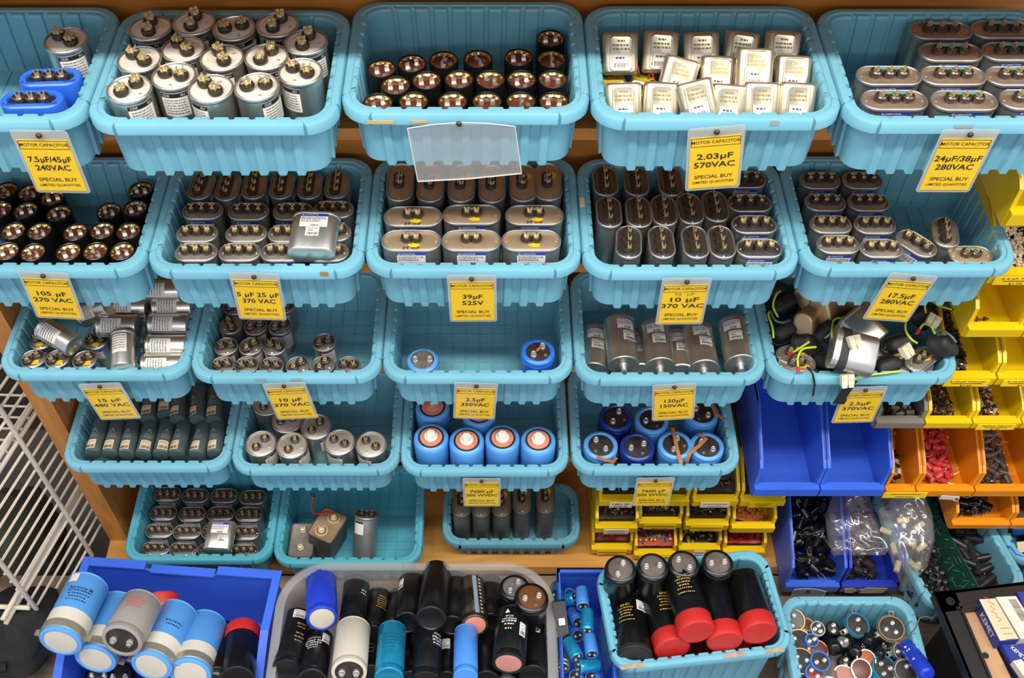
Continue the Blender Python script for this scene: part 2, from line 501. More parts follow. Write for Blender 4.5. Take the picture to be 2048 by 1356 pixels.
# ---------------------------------------------------------------- price tags
TAG_W, TAG_H = .0625, .0955
def tag_card(lines, note=None):
    """card, heading and lettering, origin at the pin, hanging down -z, facing -y"""
    root = empty('price_tag')
    W, H = TAG_W, TAG_H
    def rr(hw, z0, z1, r, y0, y1):
        L = []
        for cx, cz, a0 in ((hw - r, z0 - r, 0), (-hw + r, z0 - r, pi / 2), (-hw + r, z1 + r, pi), (hw - r, z1 + r, 3 * pi / 2)):
            for k in range(4):
                a = a0 + pi / 2 * k / 3; L.append((cx + r * cos(a), cz + r * sin(a)))
        return MB().loft([[V((x, y0, z)) for x, z in L], [V((x, y1, z)) for x, z in L]])
    rr(W / 2, .006, .006 - H, .004, .0004, .0010).build('sleeve', M_SLEEVE, root, 0)
    cw, ct, cb = W * .445, -.0075, .006 - H + .0042
    ch = ct - cb
    MB().box((0, 0, (ct + cb) / 2), (cw * 2, .0006, ch)).build('card', M_CARD, root, 0)
    e = .0006; b = MB(); y = -.00045; hb_ = ct - ch * .17
    for z in (ct - .0012, hb_): b.box((0, y, z), (cw * 2 - .002, .0002, e))
    for x in (-1, 1):
        b.box((x * (cw - .001), y, (ct - .0012 + hb_) / 2), (e, .0002, ct - .0012 - hb_))
    b.build('heading_box', M_INK, root, 0)
    t = MB()
    def put(body, frac, hgt, width, bold=0.0):
        t.add(fit_text(body, hgt, width, bold=bold).map(lambda p: V((p.x, -.0006, ct - ch * frac + p.y))))
    put('MOTOR CAPACITOR', .092, .0047, cw * 1.92, .004)
    for (body, wd), fr in zip(lines, (.375, .54)):
        put(body, fr, .0085, cw * 2 * wd, .018)
    put('SPECIAL BUY', .775, .0056, cw * 1.56, .008)
    put('LIMITED QUANTITIES', .885, .0040, cw * 1.66, .004)
    t.build('lettering', M_INK, root, 0)
    if note:
        n = fit_text(note, .005, cw * .9).map(lambda p: V((p.x, -.0006, ct - ch * .235 + p.y + p.x * .05)))
        n.build('pencil_note', mat('pencil', '8a6a18', 0.7), root, 0, label='pencilled note')
    s = rr(W / 2, .006, .006 - H, .004, -.0010, -.0007); s.build('front_film', M_FILM, root, 0)
    MB().lathe([(.0034, 0), (.0034, .0012), (.0022, .0026), (.0005, .003)], 12).map(lambda p: V((p.x, -p.z - .001, p.y))).build('pin', mat('pin_metal', '5a4634', 0.4, 0.8), root)
    return root
def hang(tub, topc, botc, lines, label, note=None):
    y = tub.loc.y - tub.d / 2 - .004
    a, b = aty(*topc, y), aty(*botc, y)
    d = (b - a); L = d.length
    o = tag_card(lines, note)
    roll = atan2(d.x, -d.z)
    # leans out a little at the bottom, as a loose tag does
    lean = 0.035
    o.rotation_euler = Euler((lean, -roll, 0))
    o.location = V((a.x, y, a.z)) + d.normalized() * .006
    tag(o, label, 'price tag', 'yellow price tags in clear sleeves')
    return o
hang(T[11], (75, 261), (127, 390), (('7.5µF/45µF', .86), ('240VAC', .70)), 'yellow tag reading 7.5µF/45µF 240VAC pinned under the blue ovals')
hang(T[14], (1434, 254), (1425, 383), (('2.03µF', .72), ('570VAC', .82)), 'yellow tag reading 2.03µF 570VAC under the gold-toned cans')
hang(T[15], (1944, 259), (1884, 392), (('24µF/38µF', .95), ('280VAC', .76)), 'yellow tag reading 24µF/38µF 280VAC under the large tan ovals')
hang(T[21], (84, 544), (121, 642), (('105 µF', .66), ('270 VAC', .88)), 'yellow tag reading 105 µF 270 VAC under the black capacitors')
hang(T[22], (507, 546), (526, 647), (('5 µF 25 µF', .96), ('370 VAC', .76)), 'yellow tag reading 5 µF 25 µF 370 VAC')
hang(T[23], (943, 550), (947, 647), (('39µF', .46), ('525V', .50)), 'yellow tag reading 39µF 525V')
hang(T[24], (1375, 556), (1358, 652), (('10 µF', .66), ('370 VAC', .98)), 'yellow tag reading 10 µF 370 VAC with a pencilled note', '75  µF')
hang(T[25], (1830, 549), (1767, 651), (('17.5µF', .62), ('280VAC', .80)), 'yellow tag reading 17.5µF 280VAC')
hang(T[31], (197, 767), (241, 841), (('15 µF', .60), ('480 VAC', .95)), 'yellow tag reading 15 µF 480 VAC under the tumbled cans')
hang(T[32], (566, 766), (595, 839), (('10 µF', .60), ('370 VAC', .95)), 'yellow tag reading 10 µF 370 VAC with no pencil mark')
hang(T[33], (953, 766), (948, 837), (('2.5µF', .50), ('350VAC', .74)), 'yellow tag reading 2.5µF 350VAC')
hang(T[34], (1349, 768), (1346, 847), (('120µF', .52), ('150VAC', .72)), 'yellow tag reading 120µF 150VAC')
hang(T[35], (1733, 774), (1701, 858), (('2.5µF', .56), ('370VAC', .82)), 'yellow tag reading 2.5µF 370VAC under the wired cans')
hang(T[43], (963, 957), (964, 1011), (('7600 µF', .70), ('200 WVDC', .94)), 'yellow tag reading 7600 µF 200 WVDC under the pink-faced capacitors')
hang(T[44], (1312, 956), (1302, 1012), (('7600 µF', .70), ('200 WVDC', .94)), 'yellow tag reading 7600 µF 200 WVDC under the copper-strapped capacitors')
# the blank sleeve
def film_tag(tub_y, tl, tr, br, bl, pin, label):
    root = empty('clear_sleeve', aty(*pin, tub_y))
    P = [aty(*q, tub_y) - root.location for q in (tl, tr, br, bl)]
    top = (P[0] + P[1]) / 2 + V((0, 0, .006))
    ring = [P[0], P[0].lerp(P[1], .25) + V((0, 0, .005)), P[0].lerp(P[1], .5) + V((0, 0, .007)), P[0].lerp(P[1], .75) + V((0, 0, .005)), P[1], P[2], P[2].lerp(P[3], .5) + V((0, -.001, -.001)), P[3]]
    def lay(dy): return [p + V((0, dy, 0)) for p in ring]
    MB().loft([lay(-.0004), lay(.0)]).build('sleeve', M_BLANK, root, 0)
    c = sum(ring, V((0, 0, 0))) / len(ring)
    MB().loft([[c + (p - c) * .93 + V((0, -.0012, 0)) for p in ring], [c + (p - c) * .93 + V((0, -.0009, 0)) for p in ring]]).build('front_film', M_FILM, root, 0)
    e = MB()
    for i in range(len(ring)):
        e.tube([ring[i] + V((0, -.0008, 0)), ring[(i + 1) % len(ring)] + V((0, -.0008, 0))], .0007, 5)
    e.build('welded_edge', clear_mat('weld', 'ece8de', .6, .2, .1) if 'weld' not in MATS else MATS['weld'], root)
    MB().lathe([(.0034, 0), (.0034, .0012), (.0022, .0026), (.0005, .003)], 12).map(lambda p: V((p.x, -p.z - .001, p.y))).build('pin', mat('pin_metal', '5a4634', 0.4, 0.8), root)
    tag(root, label, 'clear sleeve')
    return root
film_tag(T[13].loc.y - TD / 2 - .006, (815, 256), (1030, 252), (1043, 346), (836, 362), (918, 246), 'blank clear vinyl sleeve pinned to the tub of brown-faced capacitors')

# ---------------------------------------------------------------- capacitor parts
def terminal_meshes(kind):
    """(cup mesh, blade mesh) sitting on z = 0"""
    if kind == 'quad':
        cup = MB().lathe([(.0052, 0), (.0066, .0015), (.0070, .0045), (.0062, .0062), (.0040, .0066)], 16).mesh('cup', M_CUP)
        b = MB()
        for x in (-.0024, .0024):
            for y in (-.0022, .0022):
                b.box((x, y, .0086), (.0010, .0034, .0058), Matrix.Rotation(.18 * (1 if x > 0 else -1), 3, 'Y'))
            b.box((x * 1.6, 0, .0078), (.0032, .0028, .0008))
        b.box((0, 0, .0066), (.0056, .0062, .0012)).lathe([(.0018, .007), (.0018, .0092), (.0008, .0098)], 10)
        return cup, b.mesh('blade', M_BRASS, 0)
    if kind == 'tab':
        cup = MB().lathe([(.0046, 0), (.0058, .0016), (.0062, .0046), (.0056, .0062), (.0034, .0064)], 16).mesh('cup', M_CUP)
        b = MB()
        b.box((-.0019, 0, .0086), (.0024, .0009, .0058)).box((.0019, 0, .0086), (.0024, .0009, .0058)).box((0, 0, .0076), (.0062, .0009, .0036))
        b.box((0, -.0016, .0068), (.0040, .0034, .0008)).box((.0006, -.0034, .0082), (.0024, .0007, .0036))
        return cup, b.mesh('blade', M_BRASS, 0)
    if kind == 'globe':
        cup = MB().lathe([(.0050, 0), (.0068, .0012), (.0076, .004), (.0070, .0072), (.0055, .0086), (.0050, .0068), (.0006, .006)], 18).mesh('cup', M_CUPG)
        b = MB()
        b.box((-.0018, 0, .0092), (.0012, .0046, .0064), Matrix.Rotation(-.15, 3, 'Y')).box((.0018, 0, .0092), (.0012, .0046, .0064), Matrix.Rotation(.15, 3, 'Y'))
        b.box((0, 0, .0074), (.0050, .0048, .0012))
        return cup, b.mesh('blade', M_BRASS, 0)
TERM = {k: terminal_meshes(k) for k in ('quad', 'tab', 'globe')}
def obj_of(name, me, parent, loc=(0, 0, 0), rz=0.0, label=None):
    o = bpy.data.objects.new(name, me); COL.objects.link(o); o.parent = parent
    o.location = loc; o.rotation_euler = (0, 0, rz)
    if label: o['label'] = label
    return o
def terminals(root, spots, z, kind, rz=0.0, scale=1.0):
    cup, bl = TERM[kind]
    for x, y in spots:
        t = obj_of('terminal', bl, root, (x, y, z), rz); t.scale = (scale,) * 3
        obj_of('insulator', cup, t)
def dashes(mb, a, r, s0, s1, zs, h, off, seed, gap=.0012):
    """rows of small illegible print"""
    q = random.Random(seed)
    for z in zs:
        s = s0
        while s < s1 - .001:
            l = min(q.uniform(.0012, .0040), s1 - s)
            patch(mb, a, r, s, s + l, z, z + h, off, 2); s += l + gap * q.uniform(.4, .9)
def barcode(mb, a, r, s0, s1, z0, z1, off, seed):
    q = random.Random(seed); s = s0
    while s < s1:
        l = q.choice((.0003, .0005, .0008)); patch(mb, a, r, s, s + l, z0, z1, off, 1); s += l + q.choice((.0004, .0007))
def print_text(mb, body, a, r, s, z, h, width=None, off=.0009, bold=.01, up=False):
    t = fit_text(body, h, width, bold=bold)
    for f in [0]:
        mb.add(t.map(lambda p: on_can(a, r, s + (-p.y if up else p.x), z + (p.x if up else p.y), off)))
    return mb
def can_stickers(root, a, r, H, style, seed=1):
    """paper labels wrapped on the can's front"""
    if style == 'cde':
        w = min(.034, r * 1.25); z1 = H - .007; z0 = z1 - .032
        st = patch(MB(), a, r, -w / 2, w / 2, z0, z1).build('sticker', M_WHITE, root, 30)
        patch(MB(), a, r, -w / 2, w / 2, z1 - .0058, z1 - .0002, .0006).build('print_band', M_INK, st, 30)
        m = MB(); dashes(m, a, r, -w * .4, w * .42, [z1 - .010 - k * .0036 for k in range(6)], .0013, .0006, seed)
        m.build('printing', mat('faint_print', '77726c', .6), st, 30)
        m = MB(); print_text(m, 'CDE', a, r, -w * .28, z1 - .003, .0030, None); print_text(m, 'RU', a, r, w * .34, z1 - .003, .0028, None)
        m.build('lettering', M_WINK, st, 0)
    elif style == 'cap':
        w = min(.036, (a + r) * 1.15); z1 = H - .0045; z0 = max(.004, z1 - .022)
        st = patch(MB(), a, r, -w / 2, w / 2, z0, z1).build('sticker', M_WHITE, root, 30)
        patch(MB(), a, r, -w / 2, w / 2, z1 - .0048, z1, .0006).build('print_band', M_BLUEBAND, st, 30)
        m = MB(); dashes(m, a, r, -w * .45, w * .25, [z1 - .0078 - k * .0022 for k in range(4)], .0009, .0006, seed); barcode(m, a, r, -w * .12, w * .22, z0 + .0005, z0 + .004, .0006, seed)
        print_text(m, 'UL', a, r, w * .36, z1 - .0085, .0036, None, .0007)
        m.build('printing', mat('dark_print', '3c3a3c', .6), st, 0)
        m = MB(); print_text(m, 'CAPACITOR', a, r, -w * .10, z1 - .0024, .0024, w * .5); m.add(MB().lathe([(.0008, 0), (.0015, 0)], 12, c0=False, c1=False).map(lambda p: on_can(a, r, -w * .42 + p.x, z1 - .0024 + p.y, .0009)))
        m.build('lettering', M_WINK, st, 0)
    elif style == 'plain':
        w = r * 1.3; z1 = H - .008; z0 = z1 - min(.03, H * .55)
        st = patch(MB(), a, r, -w / 2, w / 2, z0, z1).build('sticker', mat('grey_white_sticker', 'd8d2c8', .6), root, 30)
        m = MB(); dashes(m, a, r, -w * .42, w * .42, [z1 - .004 - k * .0040 for k in range(int((z1 - z0 - .004) / .004))], .0010, .0006, seed)
        m.build('printing', mat('dark_print', '3c3a3c', .6), st, 0)
def price_sticker(root, a, r, s, z, w=.017, h=.016, seed=3, m_=None):
    st = patch(MB(), a, r, s - w / 2, s + w / 2, z, z + h, .0008).build('price_sticker', m_ or M_WHITE, root, 30)
    m = MB(); dashes(m, a, r, s - w * .42, s + w * .4, [z + h * .86, z + h * .72], .0008, .0011, seed)
    dashes(m, a, r, s - w * .3, s + w * .1, [z + h * .48], .0016, .0011, seed + 1)
    barcode(m, a, r, s - w * .36, s + w * .4, z + h * .08, z + h * .36, .0011, seed)
    m.build('printing', mat('dark_print', '3c3a3c', .6), st, 0)
def can_body(root, a, r, H, m, plate, lip=.0012, n=14, dish=.0025):
    MB().stad([(-.0018, 0), (-.0004, .0006), (0, .002), (0, H - .0055), (lip * .8, H - .0048), (lip, H - .003), (lip * .9, H - .0012), (lip * .3, H - .0002), (-.0004, H), (-.0012, H - .0006), (-.0016, H - dish)], a, r, n, True, False).build('can', m, root, 50)
    p = MB().stad([(-.0015, H - dish), (-.0034, H - dish - .0005), (-.005, H - dish + .0003)], a, r, n, False, True)
    p.build('top_plate', plate, root, 40)
def dimple(root, x, y, z, r=.0022, m=None):
    MB().lathe([(r, 0), (r * .9, r * .3), (r * .55, r * .55), (.0002, r * .62)], 12, (x, y, z)).build('vent_dimple', m or M_TIN, root)
def round_cap(R, H, plate=None, kind='quad', style='cde', can=None, dim=True, gap=None):
    root = empty('round_capacitor')
    can_body(root, 0, R, H, can or M_SIL, plate or M_PLATE)
    z = H - .0028; g = gap or R * .42
    terminals(root, [(-g, 0), (g, 0)], z, kind, .5, 1.22 if kind == 'quad' else 1.0)
    if dim: dimple(root, R * .12, -R * .62, z)
    if style: can_stickers(root, 0, R, H, style, int(R * 1e5))
    return root
def oval_cap(a, r, H, plate=None, n=3, kind='tab', style='cap', can=None, resistor=None, smear=None, note=None, pitch=None):
    root = empty('oval_capacitor')
    can_body(root, a, r, H, can or M_SILD, plate or M_PLATEG)
    z = H - .0028; pt = pitch or ((a + r) * .53 if n == 3 else .0125)
    spots = [((i - (n - 1) / 2) * pt, r * .10) for i in range(n)]
    terminals(root, spots, z, kind, 0 if kind != 'globe' else .6, 1.22 if kind == 'tab' else 1.0)
    for x in (-(a + r * .68), a + r * .68): dimple(root, x, 0, z, .0015)
    if resistor:
        q = MB().tube([(spots[0][0], .004, z + .0085), (spots[-1][0], .004, z + .0085)], .0018, 8).build('bleed_resistor', mat('resistor_' + resistor, resistor, .4), root)
        MB().lathe([(.00195, -.001), (.00195, .001)], 8).map(lambda p: V((p.z - .002, p.y + .004, p.x + z + .0085))).build('colour_band', mat('resistor_band', '7d5b2a', .5), q)
    if smear:
        q = random.Random(int(smear[0] * 1e5)); L = []
        for k in range(14):
            t = 2 * pi * k / 14; L.append(V((smear[0] + .0075 * cos(t) * q.uniform(.6, 1.2), smear[1] + .0045 * sin(t) * q.uniform(.6, 1.2), z + .0013)))
        MB().loft([L], False, True).build('yellow_smear', M_YELSMEAR, root, 0)
    if note:
        fit_text(note, .0045, .022).map(lambda p: V((p.x, -r * .74 + p.y, z + .0016))).build('handwriting', M_INK, root, 0)
    if style: can_stickers(root, a, r, H, style, int(a * 1e5))
    return root
def snap_cap(R, H, style=None, ring=None):
    root = empty('snap_in_capacitor')
    MB().lathe([(R - .0015, 0), (R - .0003, .0008), (R, .002), (R, H - .0015), (R - .0004, H - .0004), (R - .0010, H), (R - .0016, H - .0004), (R - .0017, H - .0045)], 28, c1=False).build('can', M_BLACK, root)
    L0, L1, L2 = [], [], []
    for i in range(48):                    # toothed crimp ring
        t = 2 * pi * i / 48; rr = R - (.0050 if (i // 2) % 2 else .0034)
        L0.append(V(((R - .0018) * cos(t), (R - .0018) * sin(t), H - .0020)))
        L1.append(V(((R - .0022) * cos(t), (R - .0022) * sin(t), H - .0032)))
        L2.append(V((rr * cos(t), rr * sin(t), H - .0048)))
    MB().loft([L0, L1, L2], False, False).build('crimp_ring', ring or M_GOLD, root, 20)
    MB().lathe([(R - .0019, H - .0056), (R - .003, H - .0054)], 28).build('phenolic_disc', M_BROWN, root)
    for s in (-1, 1):
        b = MB().box((s * R * .36, 0, H - .0010), (.0052, .0009, .0080)).box((s * R * .36, -.0014, H - .0046), (.0058, .0036, .0012)).box((s * R * .36, .0012, H - .002), (.0034, .0009, .006))
        b.build('terminal', M_TIN, root, 0)
    MB().lathe([(.0030, H - .0054), (.0027, H - .0045), (.0003, H - .0044)], 12, (0, -R * .46, 0)).build('vent_plug', M_DECKG, root)
    if style == 'label':
        patch(MB(), 0, R, -.012, .012, .012, H - .012).build('sticker', M_WHITE, root, 30)
    return root
def screw_cap(R, H, sleeve, deck, post=.0058, rim=.23, gap=.42, vent=True, name='screw_terminal_capacitor', bolt=True):
    """large can with a sleeve, a sunk deck and two screw posts"""
    root = empty(name)
    ri = R * (1 - rim)
    MB().lathe([(R - .004, 0), (R - .001, .001), (R, .004), (R, H - .011), (R - .0012, H - .0095), (R - .0012, H - .008), (R, H - .0065), (R - .0006, H - .003), (R - .003, H - .0007), (R - .006, H), (ri + .001, H - .0010), (ri, H - .0022), (ri, H - .004)], 40, c1=False).build('sleeve', sleeve, root)
    MB().lathe([(ri + .0002, H - .0036), (ri - .001, H - .0032)], 36).build('deck', deck, root)
    for s in (-1, 1):
        t = MB().lathe([(post, H - .0036), (post, H + .001), (post * .85, H + .0016), (post * .8, H + .0050), (post * .5, H + .0054), (post * .3, H + .0046)], 14, (s * R * gap, 0, 0)).build('terminal', M_TIN, root)
    if vent: MB().lathe([(.0030, H - .0034), (.0028, H - .0022), (.0004, H - .0019)], 12, (R * .1, -R * .5, 0)).build('vent_plug', M_DECKG, root)
    return root

# ---------------------------------------------------------------- filling a tub
def foot(a, r, spin):
    if a < 1e-6: return [(0, 0, r)]
    n = max(2, int(a / r * 3) + 1)
    return [(a * (2 * k / (n - 1) - 1) * cos(spin), a * (2 * k / (n - 1) - 1) * sin(spin), r) for k in range(n)]
def relax(items, box, rounds=260, fixed=()):
    for it in range(rounds):
        mv = 0
        for i, A in enumerate(items):
            for B in items[:i]:
                if abs(A['x'] - B['x']) > .11 or abs(A['y'] - B['y']) > .11: continue
                best = None
                for ax, ay, ar in A['foot']:
                    for bx, by, br in B['foot']:
                        dx, dy = A['x'] + ax - B['x'] - bx, A['y'] + ay - B['y'] - by
                        d = sqrt(dx * dx + dy * dy) or 1e-6; p = ar + br + .0009 - d
                        if p > 0 and (best is None or p > best[0]): best = (p, dx / d, dy / d)
                if best:
                    p, nx, ny = best; mv = max(mv, p); p *= .5
                    A['x'] += nx * p; A['y'] += ny * p; B['x'] -= nx * p; B['y'] -= ny * p
            if box:
                x0, x1, y0, y1 = box
                for ax, ay, ar in A['foot']:
                    if A['x'] + ax - ar < x0: A['x'] = x0 - ax + ar
                    if A['x'] + ax + ar > x1: A['x'] = x1 - ax - ar
                    if A['y'] + ay - ar < y0: A['y'] = y0 - ay + ar
                    if A['y'] + ay + ar > y1: A['y'] = y1 - ay - ar
        if mv < 1e-5: break
    return mv
NOTES = []
def fill(tub, name, desc, cat, a, r, rows, maker, H=None, spins=None, jitter=.35, group=None, slack=.004, relaxed=True, front_facing=True):
    """rows: [(row name, [(px, py[, spin in degrees]), ...]), ...] of the tops' middles in the photograph"""
    flat = []
    for rn, pts in rows:
        for i, p in enumerate(pts): flat.append((rn, i, len(pts), p))
    def sp(p): return radians(p[2]) if len(p) > 2 else 0.0
    if H is None:
        px, py, s = max(((p[0], p[1] + 0, sp(p)) for _, _, _, p in flat), key=lambda q: q[1])
        hy = max(fy + fr for fx, fy, fr in foot(a, r, s))
        yy = tub.y0 + hy + slack
        R_ = ray(px, py); t = yy / R_.y; H = CZ + R_.z * t - tub.fz
    NOTES.append((name, round(H, 4)))
    items = []
    for rn, i, n, p in flat:
        w_ = atz(p[0], p[1], tub.fz + H)
        items.append(dict(x=w_.x, y=w_.y, foot=foot(a, r, sp(p)), spin=sp(p), rn=rn, i=i, n=n))
    if relaxed:
        e = 0.0
        left = relax(items, (tub.x0 - e, tub.x1 + e, tub.y0 - e, tub.y1 + e))
        if left > 1e-3: NOTES.append((name, 'still tight', round(left, 4)))
    proto = maker(H); first = True; out = []
    for it in items:
        o = proto if first else dup(proto)
        first = False
        j = (rnd.uniform(-jitter, jitter) if a < 1e-6 and it['spin'] == 0 else 0)
        o.location = (it['x'], it['y'], tub.fz + .0003)
        o.rotation_euler = (0, 0, it['spin'] + j)
        where = f"{ORD[it['i']]} from left in {it['rn']} row" if it['n'] > 1 else f"alone in {it['rn']} row"
        tag(o, f"{desc}, {where} of {name}", cat, group or f'{cat}s in {name}')
        out.append(o)
    return out
def turn(objs, degs):
    for o, d in zip(objs, degs): o.rotation_euler.z = radians(d)

# ---- top tier
b_ = fill(T[12], 'top untagged tub', 'pale-topped round capacitor', 'capacitor', 0, .0245, [
    ('back', [(307, 53), (394, 28), (462, 53), (550, 51)]),
    ('second', [(279, 113), (369, 84), (438, 111), (529, 111), (615, 81)]),
    ('front', [(253, 172), (346, 148), (416, 172), (508, 172), (600, 142)])], lambda H: round_cap(.0238, H), jitter=.3)
turn(b_, (95, 85, 20, 70, 140, 130, 115, 60, 75, 50, -15, 135, 10, -30))
# stickers face the shopper whatever way the terminals point
for o, d in zip(b_, (0, 10, 45, 0, -20, 5, 0, 10, 30, 38, 5, -40, 55, -35)):
    for ch in o.children:
        if ch.name.startswith('sticker'): ch.rotation_euler.z = radians(d) - o.rotation_euler.z
HT12 = [n for n in NOTES if n[0] == 'top untagged tub'][0][1]
def blue_oval(H):
    root = empty('oval_capacitor'); a, r = .0185, .0165
    MB().stad([(-.002, 0), (-.0004, .0006), (0, .002), (0, H - .004), (-.0006, H - .0014), (-.0024, H), (-.0075, H), (-.0082, H - .001), (-.0084, H - .004)], a, r, 16, True, False).build('sleeve', mat('oval_blue_sleeve', '2f6ad6', .35), root)
    MB().stad([(-.0083, H - .0035), (-.0095, H - .0034)], a, r, 16).build('deck', M_DECKB, root)
    terminals(root, [(-.0135, 0), (0, 0), (.0135, 0)], H - .004, 'globe', .4)
    for t, x in (('7.5mF', -.022), ('45mF', .022)):
        fit_text(t, .0048, .017, bold=.01).map(lambda p: V((x + p.x, -.0108 + p.y + .12 * p.x * (1 if x < 0 else -1) + .0015, H + .0004))).build('handwriting', M_BINK, root, 0, label='handwritten value')
    patch(MB(), a, r, a + .012, a + .026, H - .032, H - .014).build('sticker', M_WHITE, root, 30)
    return root
fill(T[11], '7.5µF/45µF tub', 'bright blue oval capacitor', 'capacitor', .0185, .0165, [('back', [(114, 153, 3)]), ('front', [(63, 197, 2)])], blue_oval, group='blue ovals in the 7.5µF/45µF tub')
o = fill(T[11], '7.5µF/45µF tub', 'pale-topped round capacitor', 'capacitor', 0, .0245, [('rear', [(132, 79)])], lambda H: round_cap(.0238, H), H=HT12)[0]
o.rotation_euler.z = radians(145)
for ch in o.children:
    if ch.name.startswith('sticker'): ch.rotation_euler.z = radians(25 - 145)
b_ = fill(T[13], 'blank-sleeve tub', 'brown-faced black capacitor', 'capacitor', 0, .0175, [
    ('rear', [(1111, 76)]),
    ('third', [(753, 137), (818, 127), (887, 119), (956, 117), (1037, 114), (1111, 117)]),
    ('second', [(788, 170), (853, 160), (918, 158), (982, 158), (1048, 158), (1113, 158)]),
    ('front', [(743, 203), (827, 202), (905, 202), (974, 202), (1042, 202), (1110, 202)])], lambda H: snap_cap(.0172, H), jitter=0)
turn(b_, (10, 25, 35, 80, 115, 10, 90, 5, 10, 12, 140, 30, 160, 40, -10, 8, 180, 90, -8))
b_ = fill(T[15], '24µF/38µF tub', 'large tan oval capacitor', 'capacitor', .0195, .0165, [
    ('rear', [(1894, 59), (2010, 58)]), ('third', [(1910, 103), (2027, 102)]), ('second', [(1779, 150), (1907, 150), (2036, 151)]), ('front', [(1789, 199), (1929, 200), (2066, 198)])],
    lambda H: oval_cap(.0195, .0165, H, mat('tan_oval_plate', 'b8a08c', .38, .7, vary=.2, scale=26), 3, 'globe', 'cap', M_SILD, '5b8a78', pitch=.0150))
# ---- second tier
b_ = fill(T[21], '105 µF tub', 'tall black capacitor', 'capacitor', 0, .0168, [
    ('rear', [(15, 380), (58, 384), (103, 395), (297, 379)]), ('third', [(4, 419), (46, 420), (116, 425), (231, 420), (285, 417)]),
    ('second', [(26, 461), (78, 461), (162, 463), (219, 461), (271, 461)]), ('front', [(15, 502), (63, 504), (147, 503), (202, 502), (255, 502)])],
    lambda H: snap_cap(.0163, H, None, M_GOLD), jitter=.9)
b_ = fill(T[22], '5 µF 25 µF tub', 'small steel-topped oval', 'capacitor', .0106, .0158, [
    ('back', [(403, 371, 84), (456, 373, 87), (509, 370, 92), (564, 370, 90), (620, 370, 90), (674, 369, 90)]),
    ('third', [(405, 421), (497, 422), (586, 422), (673, 418)]), ('second', [(394, 466), (492, 466), (577, 466), (684, 464)]), ('front', [(391, 508), (478, 508), (562, 508), (684, 508)])],
    lambda H: oval_cap(.0106, .0154, H), slack=-.004)
HT22 = NOTES[-1][1]
b_ = fill(T[23], '39µF tub', 'wide tan-topped oval', 'capacitor', .0195, .0182, [
    ('back', [(800, 363, 90), (861, 365, 90), (923, 365, 90), (984, 366, 90), (1046, 364, 90), (1107, 362, 90)])],
    lambda H: oval_cap(.0188, .0170, H, M_PLATET, 2, 'tab', 'cap', M_SILD, '5a7ea0', (.012, -.007)), H=.092, relaxed=True)
b_ += fill(T[23], '39µF tub', 'wide tan-topped oval', 'capacitor', .0195, .0182, [
    ('second', [(811, 431), (927, 429), (1071, 429)]), ('front', [(811, 480), (931, 480), (1053, 480)])],
    lambda H: oval_cap(.0195, .0176, H, M_PLATET, 2, 'tab', 'cap', M_SILD, '6a9c7c', (.004, -.0085), '39 mF'))
drop = lambda o, pre: [bpy.data.objects.remove(ch) for ch in list(o.children) if ch.name.startswith(pre)]
for i in (0, 3, 10): drop(b_[i], 'yellow_smear')
for i in (7, 10, 11): drop(b_[i], 'handwriting')
b_ = fill(T[24], '75 µF tub', 'dark-topped tall oval', 'capacitor', .0125, .0165, [
    ('rear', [(1210, 351, 90), (1270, 351, 90), (1326, 353, 90), (1517, 358)]), ('third', [(1217, 413, 90), (1275, 415, 90), (1333, 417, 90), (1391, 416, 92), (1447, 415, 90), (1517, 403)]),
    ('second', [(1520, 449)]), ('front', [(1266, 486, 85), (1336, 486, 90), (1400, 486, 90), (1457, 487, 90), (1533, 496)])],
    lambda H: oval_cap(.0125, .0158, H, mat('dark_steel_plate', '8f8a86', .3, .9, vary=.25, scale=20)), slack=.001)
b_ = fill(T[25], '17.5µF tub', 'small steel-topped oval', 'capacitor', .0106, .0162, [
    ('rear', [(1640, 360), (1725, 360)]), ('third', [(1651, 404), (1737, 404)]), ('second', [(1662, 448), (1750, 449), (1891, 464, 80)]), ('front', [(1677, 488), (1762, 496), (1833, 486, -48)])],
    lambda H: oval_cap(.0106, .0158, H), slack=.001)
fill(T[25], '17.5µF tub', 'short two-terminal tan oval', 'capacitor', .0115, .0155, [('corner', [(1944, 514)])], lambda H: oval_cap(.0115, .0155, H, M_PLATET, 2, 'globe', None, M_SILD, '6a9c5c'), slack=-.004)
# ---- third tier
b_ = fill(T[32], 'third-tier 10 µF tub', 'small round silver capacitor', 'capacitor', 0, .0172, [
    ('rear', [(461, 612), (515, 612), (566, 610)]), ('third', [(461, 650), (511, 652), (560, 652)]), ('second', [(452, 692), (501, 692), (549, 692), (648, 684)]),
    ('front', [(442, 730), (491, 730), (543, 731), (595, 731), (645, 730), (697, 730)])], lambda H: round_cap(.0166, H, M_PLATEG, 'globe', 'plain', M_SILD, gap=.0072), jitter=1.2)
